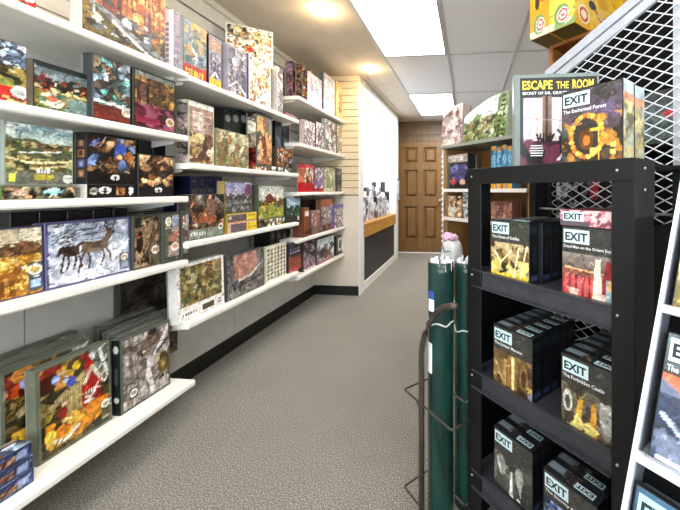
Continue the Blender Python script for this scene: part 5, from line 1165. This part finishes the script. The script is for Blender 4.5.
for A, B in zip(rings, rings[1:]):
    for i in range(n): bm.faces.new((A[i], A[(i + 1) % n], B[(i + 1) % n], B[i]))
bm.faces.new(rings[0][::-1]); bm.faces.new(rings[-1])
obj('bag_body', bm, mat('white_plastic', 'e6e8e4', .35, .03, 30), bg, smooth=True)
for i, (x0, z0, x1, z1_, wd) in enumerate(((.03, .10, .055, .155, .010), (.055, .155, .08, .11, .008), (.08, .11, .14, .125, .008), (.02, .06, .15, .075, .009), (.03, .035, .13, .045, .006))):
    bm = bmesh.new(); tube(bm, [(x0, -.006, z0), ((x0 + x1) / 2, -.008, (z0 + z1_) / 2 + .004), (x1, -.006, z1_)], wd * .5, 6); obj('print_stroke', bm, mat('violet_print', '5c5c94', .5, .05), bg)
bm = bmesh.new(); rg = random.Random(4)
for k in range(9):
    c = Vector((bwid * (.35 + .9 * rg.random()), bdep * (.6 + .8 * rg.random()),   .195 + .03 * rg.random()))
    bmesh.ops.create_icosphere(bm, subdivisions=2, radius=.024 + .012 * rg.random(), matrix=Matrix.Translation(c) @ Matrix.Diagonal((1.2, .8, .8, 1)))
for v in bm.verts: v.co += Vector((rg.uniform(-1, 1), rg.uniform(-1, 1), rg.uniform(-1, 1))) * .004
obj('tissue', bm, mat('pink_tissue', 'e0b4d0', .7, .1, 40), bg)

# ================================================================ ALCOVE COUNTER AND WHAT STANDS ON IT
CY0, CY1 = YW + .135, 5.335
CT_ = thing('display_counter', 'oak topped counter with black front panel filling the white alcove opening', 'counter', (XA, CY0, 0))
ln = CY1 - CY0
boxobj('front_panel', (-.03, -.018, .03, ln - .03, .10, .60), mat('charcoal_panel', '2d2f32', .45, .1, 12), CT_)
boxobj('oak_apron', (-.035, -.002, 0, ln, .60, .735), M_CTOP, CT_)
boxobj('worktop', (-.75, .0, 0, ln, .735, .755), M_CTOP, CT_)
bm = bmesh.new(); bx(bm, -.02, -.004, 0, .05, .0, .60); bx(bm, -.02, -.004, ln - .05, ln, .0, .60); bx(bm, -.02, -.004, .05, ln - .05, 0, .09); obj('cream_frame', bm, M_SHELF, CT_)
boxobj('carcass', (-.72, -.036, .02, ln - .02, 0, .70), M_BLK, CT_)
rg = random.Random(9); n_ = 0
words = 'tiny small slim little'.split()
for row, xo in ((0, -.10), (1, -.24)):
    y = CY0 + .06
    k = 0
    while y < CY1 - .14:
        w_ = .085 + .05 * rg.random(); h = (.19 if row == 0 else .36) + .13 * rg.random()
        col = rg.choice(['e2e2e4', '9a98a4', '3c3a40', 'c8c6d2', '1c1c20', 'b0aeb8'])
        n_ += 1
        def pf(w, h, c, s, col=col):
            a = Art(w, h, c, s, 'dcdce2'); a.blobs(['26262c', '8c8a98', 'f2f2f4', '4c4a54'], 5, .52); a.blobs([col], 4, .5); return a
        ordn = ('first second third fourth fifth sixth seventh eighth ninth tenth eleventh twelfth thirteenth fourteenth'.split())[k]
        if row == 0: lb = 'small black and white boxed trinket on the counter edge, %s from the slatwall partition' % ordn
        else: lb = 'tall pale grey boxed trinket at the back of the counter, %s from the partition' % ordn
        pbox(lb, (XA + xo, y, .7555), PI / 2, w_, h, .07, pf, 'd4d4da' if col != '1c1c20' else '26262a', cell=.012, seed=200 + n_, name='trinket_box', cat='trinket', group='trinkets along the alcove counter')
        y += w_ + .012; k += 1
# a rack card of black figures on the alcove's far wall
fg = thing('wall_rack', 'black wire rack of white cards at the far end of the alcove counter', 'rack', (XA - .5, 5.435, .757))
bm = bmesh.new()
for i in range(6): tube(bm, [(i * .075, -.02, 0), (i * .075, -.02, .53)], .004, 6)
for j in range(4): tube(bm, [(0, -.02, .02 + j * .17), (.375, -.02, .02 + j * .17)], .004, 6)
obj('wire_grid', bm, M_BLACK, fg)
for i in range(5):
    for j in range(3):
        boxobj('card', (.004 + i * .075, .07 + i * .075, -.034, -.026, .028 + j * .17, .182 + j * .17), mat(['card_w', 'card_k'][(i + j) % 2], ['dcdce0', '24242a'][(i + j) % 2], .5, .1), fg)
# leaflet holder beside the door
lh = thing('leaflet_holder', 'clear grey leaflet holder on the wall strip between the alcove and the door', 'leaflet holder', (XA + .004, 5.39, .98))
boxobj('back_plate', (0, .004, 0, .09, 0, .36), mat('grey_acrylic', '9aa0a4', .2, .05), lh)
boxobj('pocket', (.004, .03, 0, .09, 0, .12), mat('grey_acrylic', '9aa0a4'), lh)
boxobj('leaflets', (.0045, .022, .004, .086, .1205, .33), mat('leaflet_paper', 'c8ccd0', .6, .2, 30), lh)

# ================================================================ CAMERA AND VIEW
cam = bpy.data.cameras.new('camera'); co = bpy.data.objects.new('camera', cam); COL.objects.link(co); S.camera = co
co.location = (0, 0, CAMH); co.rotation_euler = (PI / 2, 0, TH)
cam.sensor_fit = 'HORIZONTAL'; cam.sensor_width = 36; cam.lens = 36 * F / 680
cam.shift_x = (340 - PX) / 680; cam.shift_y = (PY - 255) / 680; cam.clip_start = .02
S.view_settings.view_transform = 'Standard'; S.view_settings.look = 'None'; S.view_settings.gamma = 1; S.view_settings.exposure = 0.0
try: S.view_settings.use_curve_mapping = False
except Exception: pass
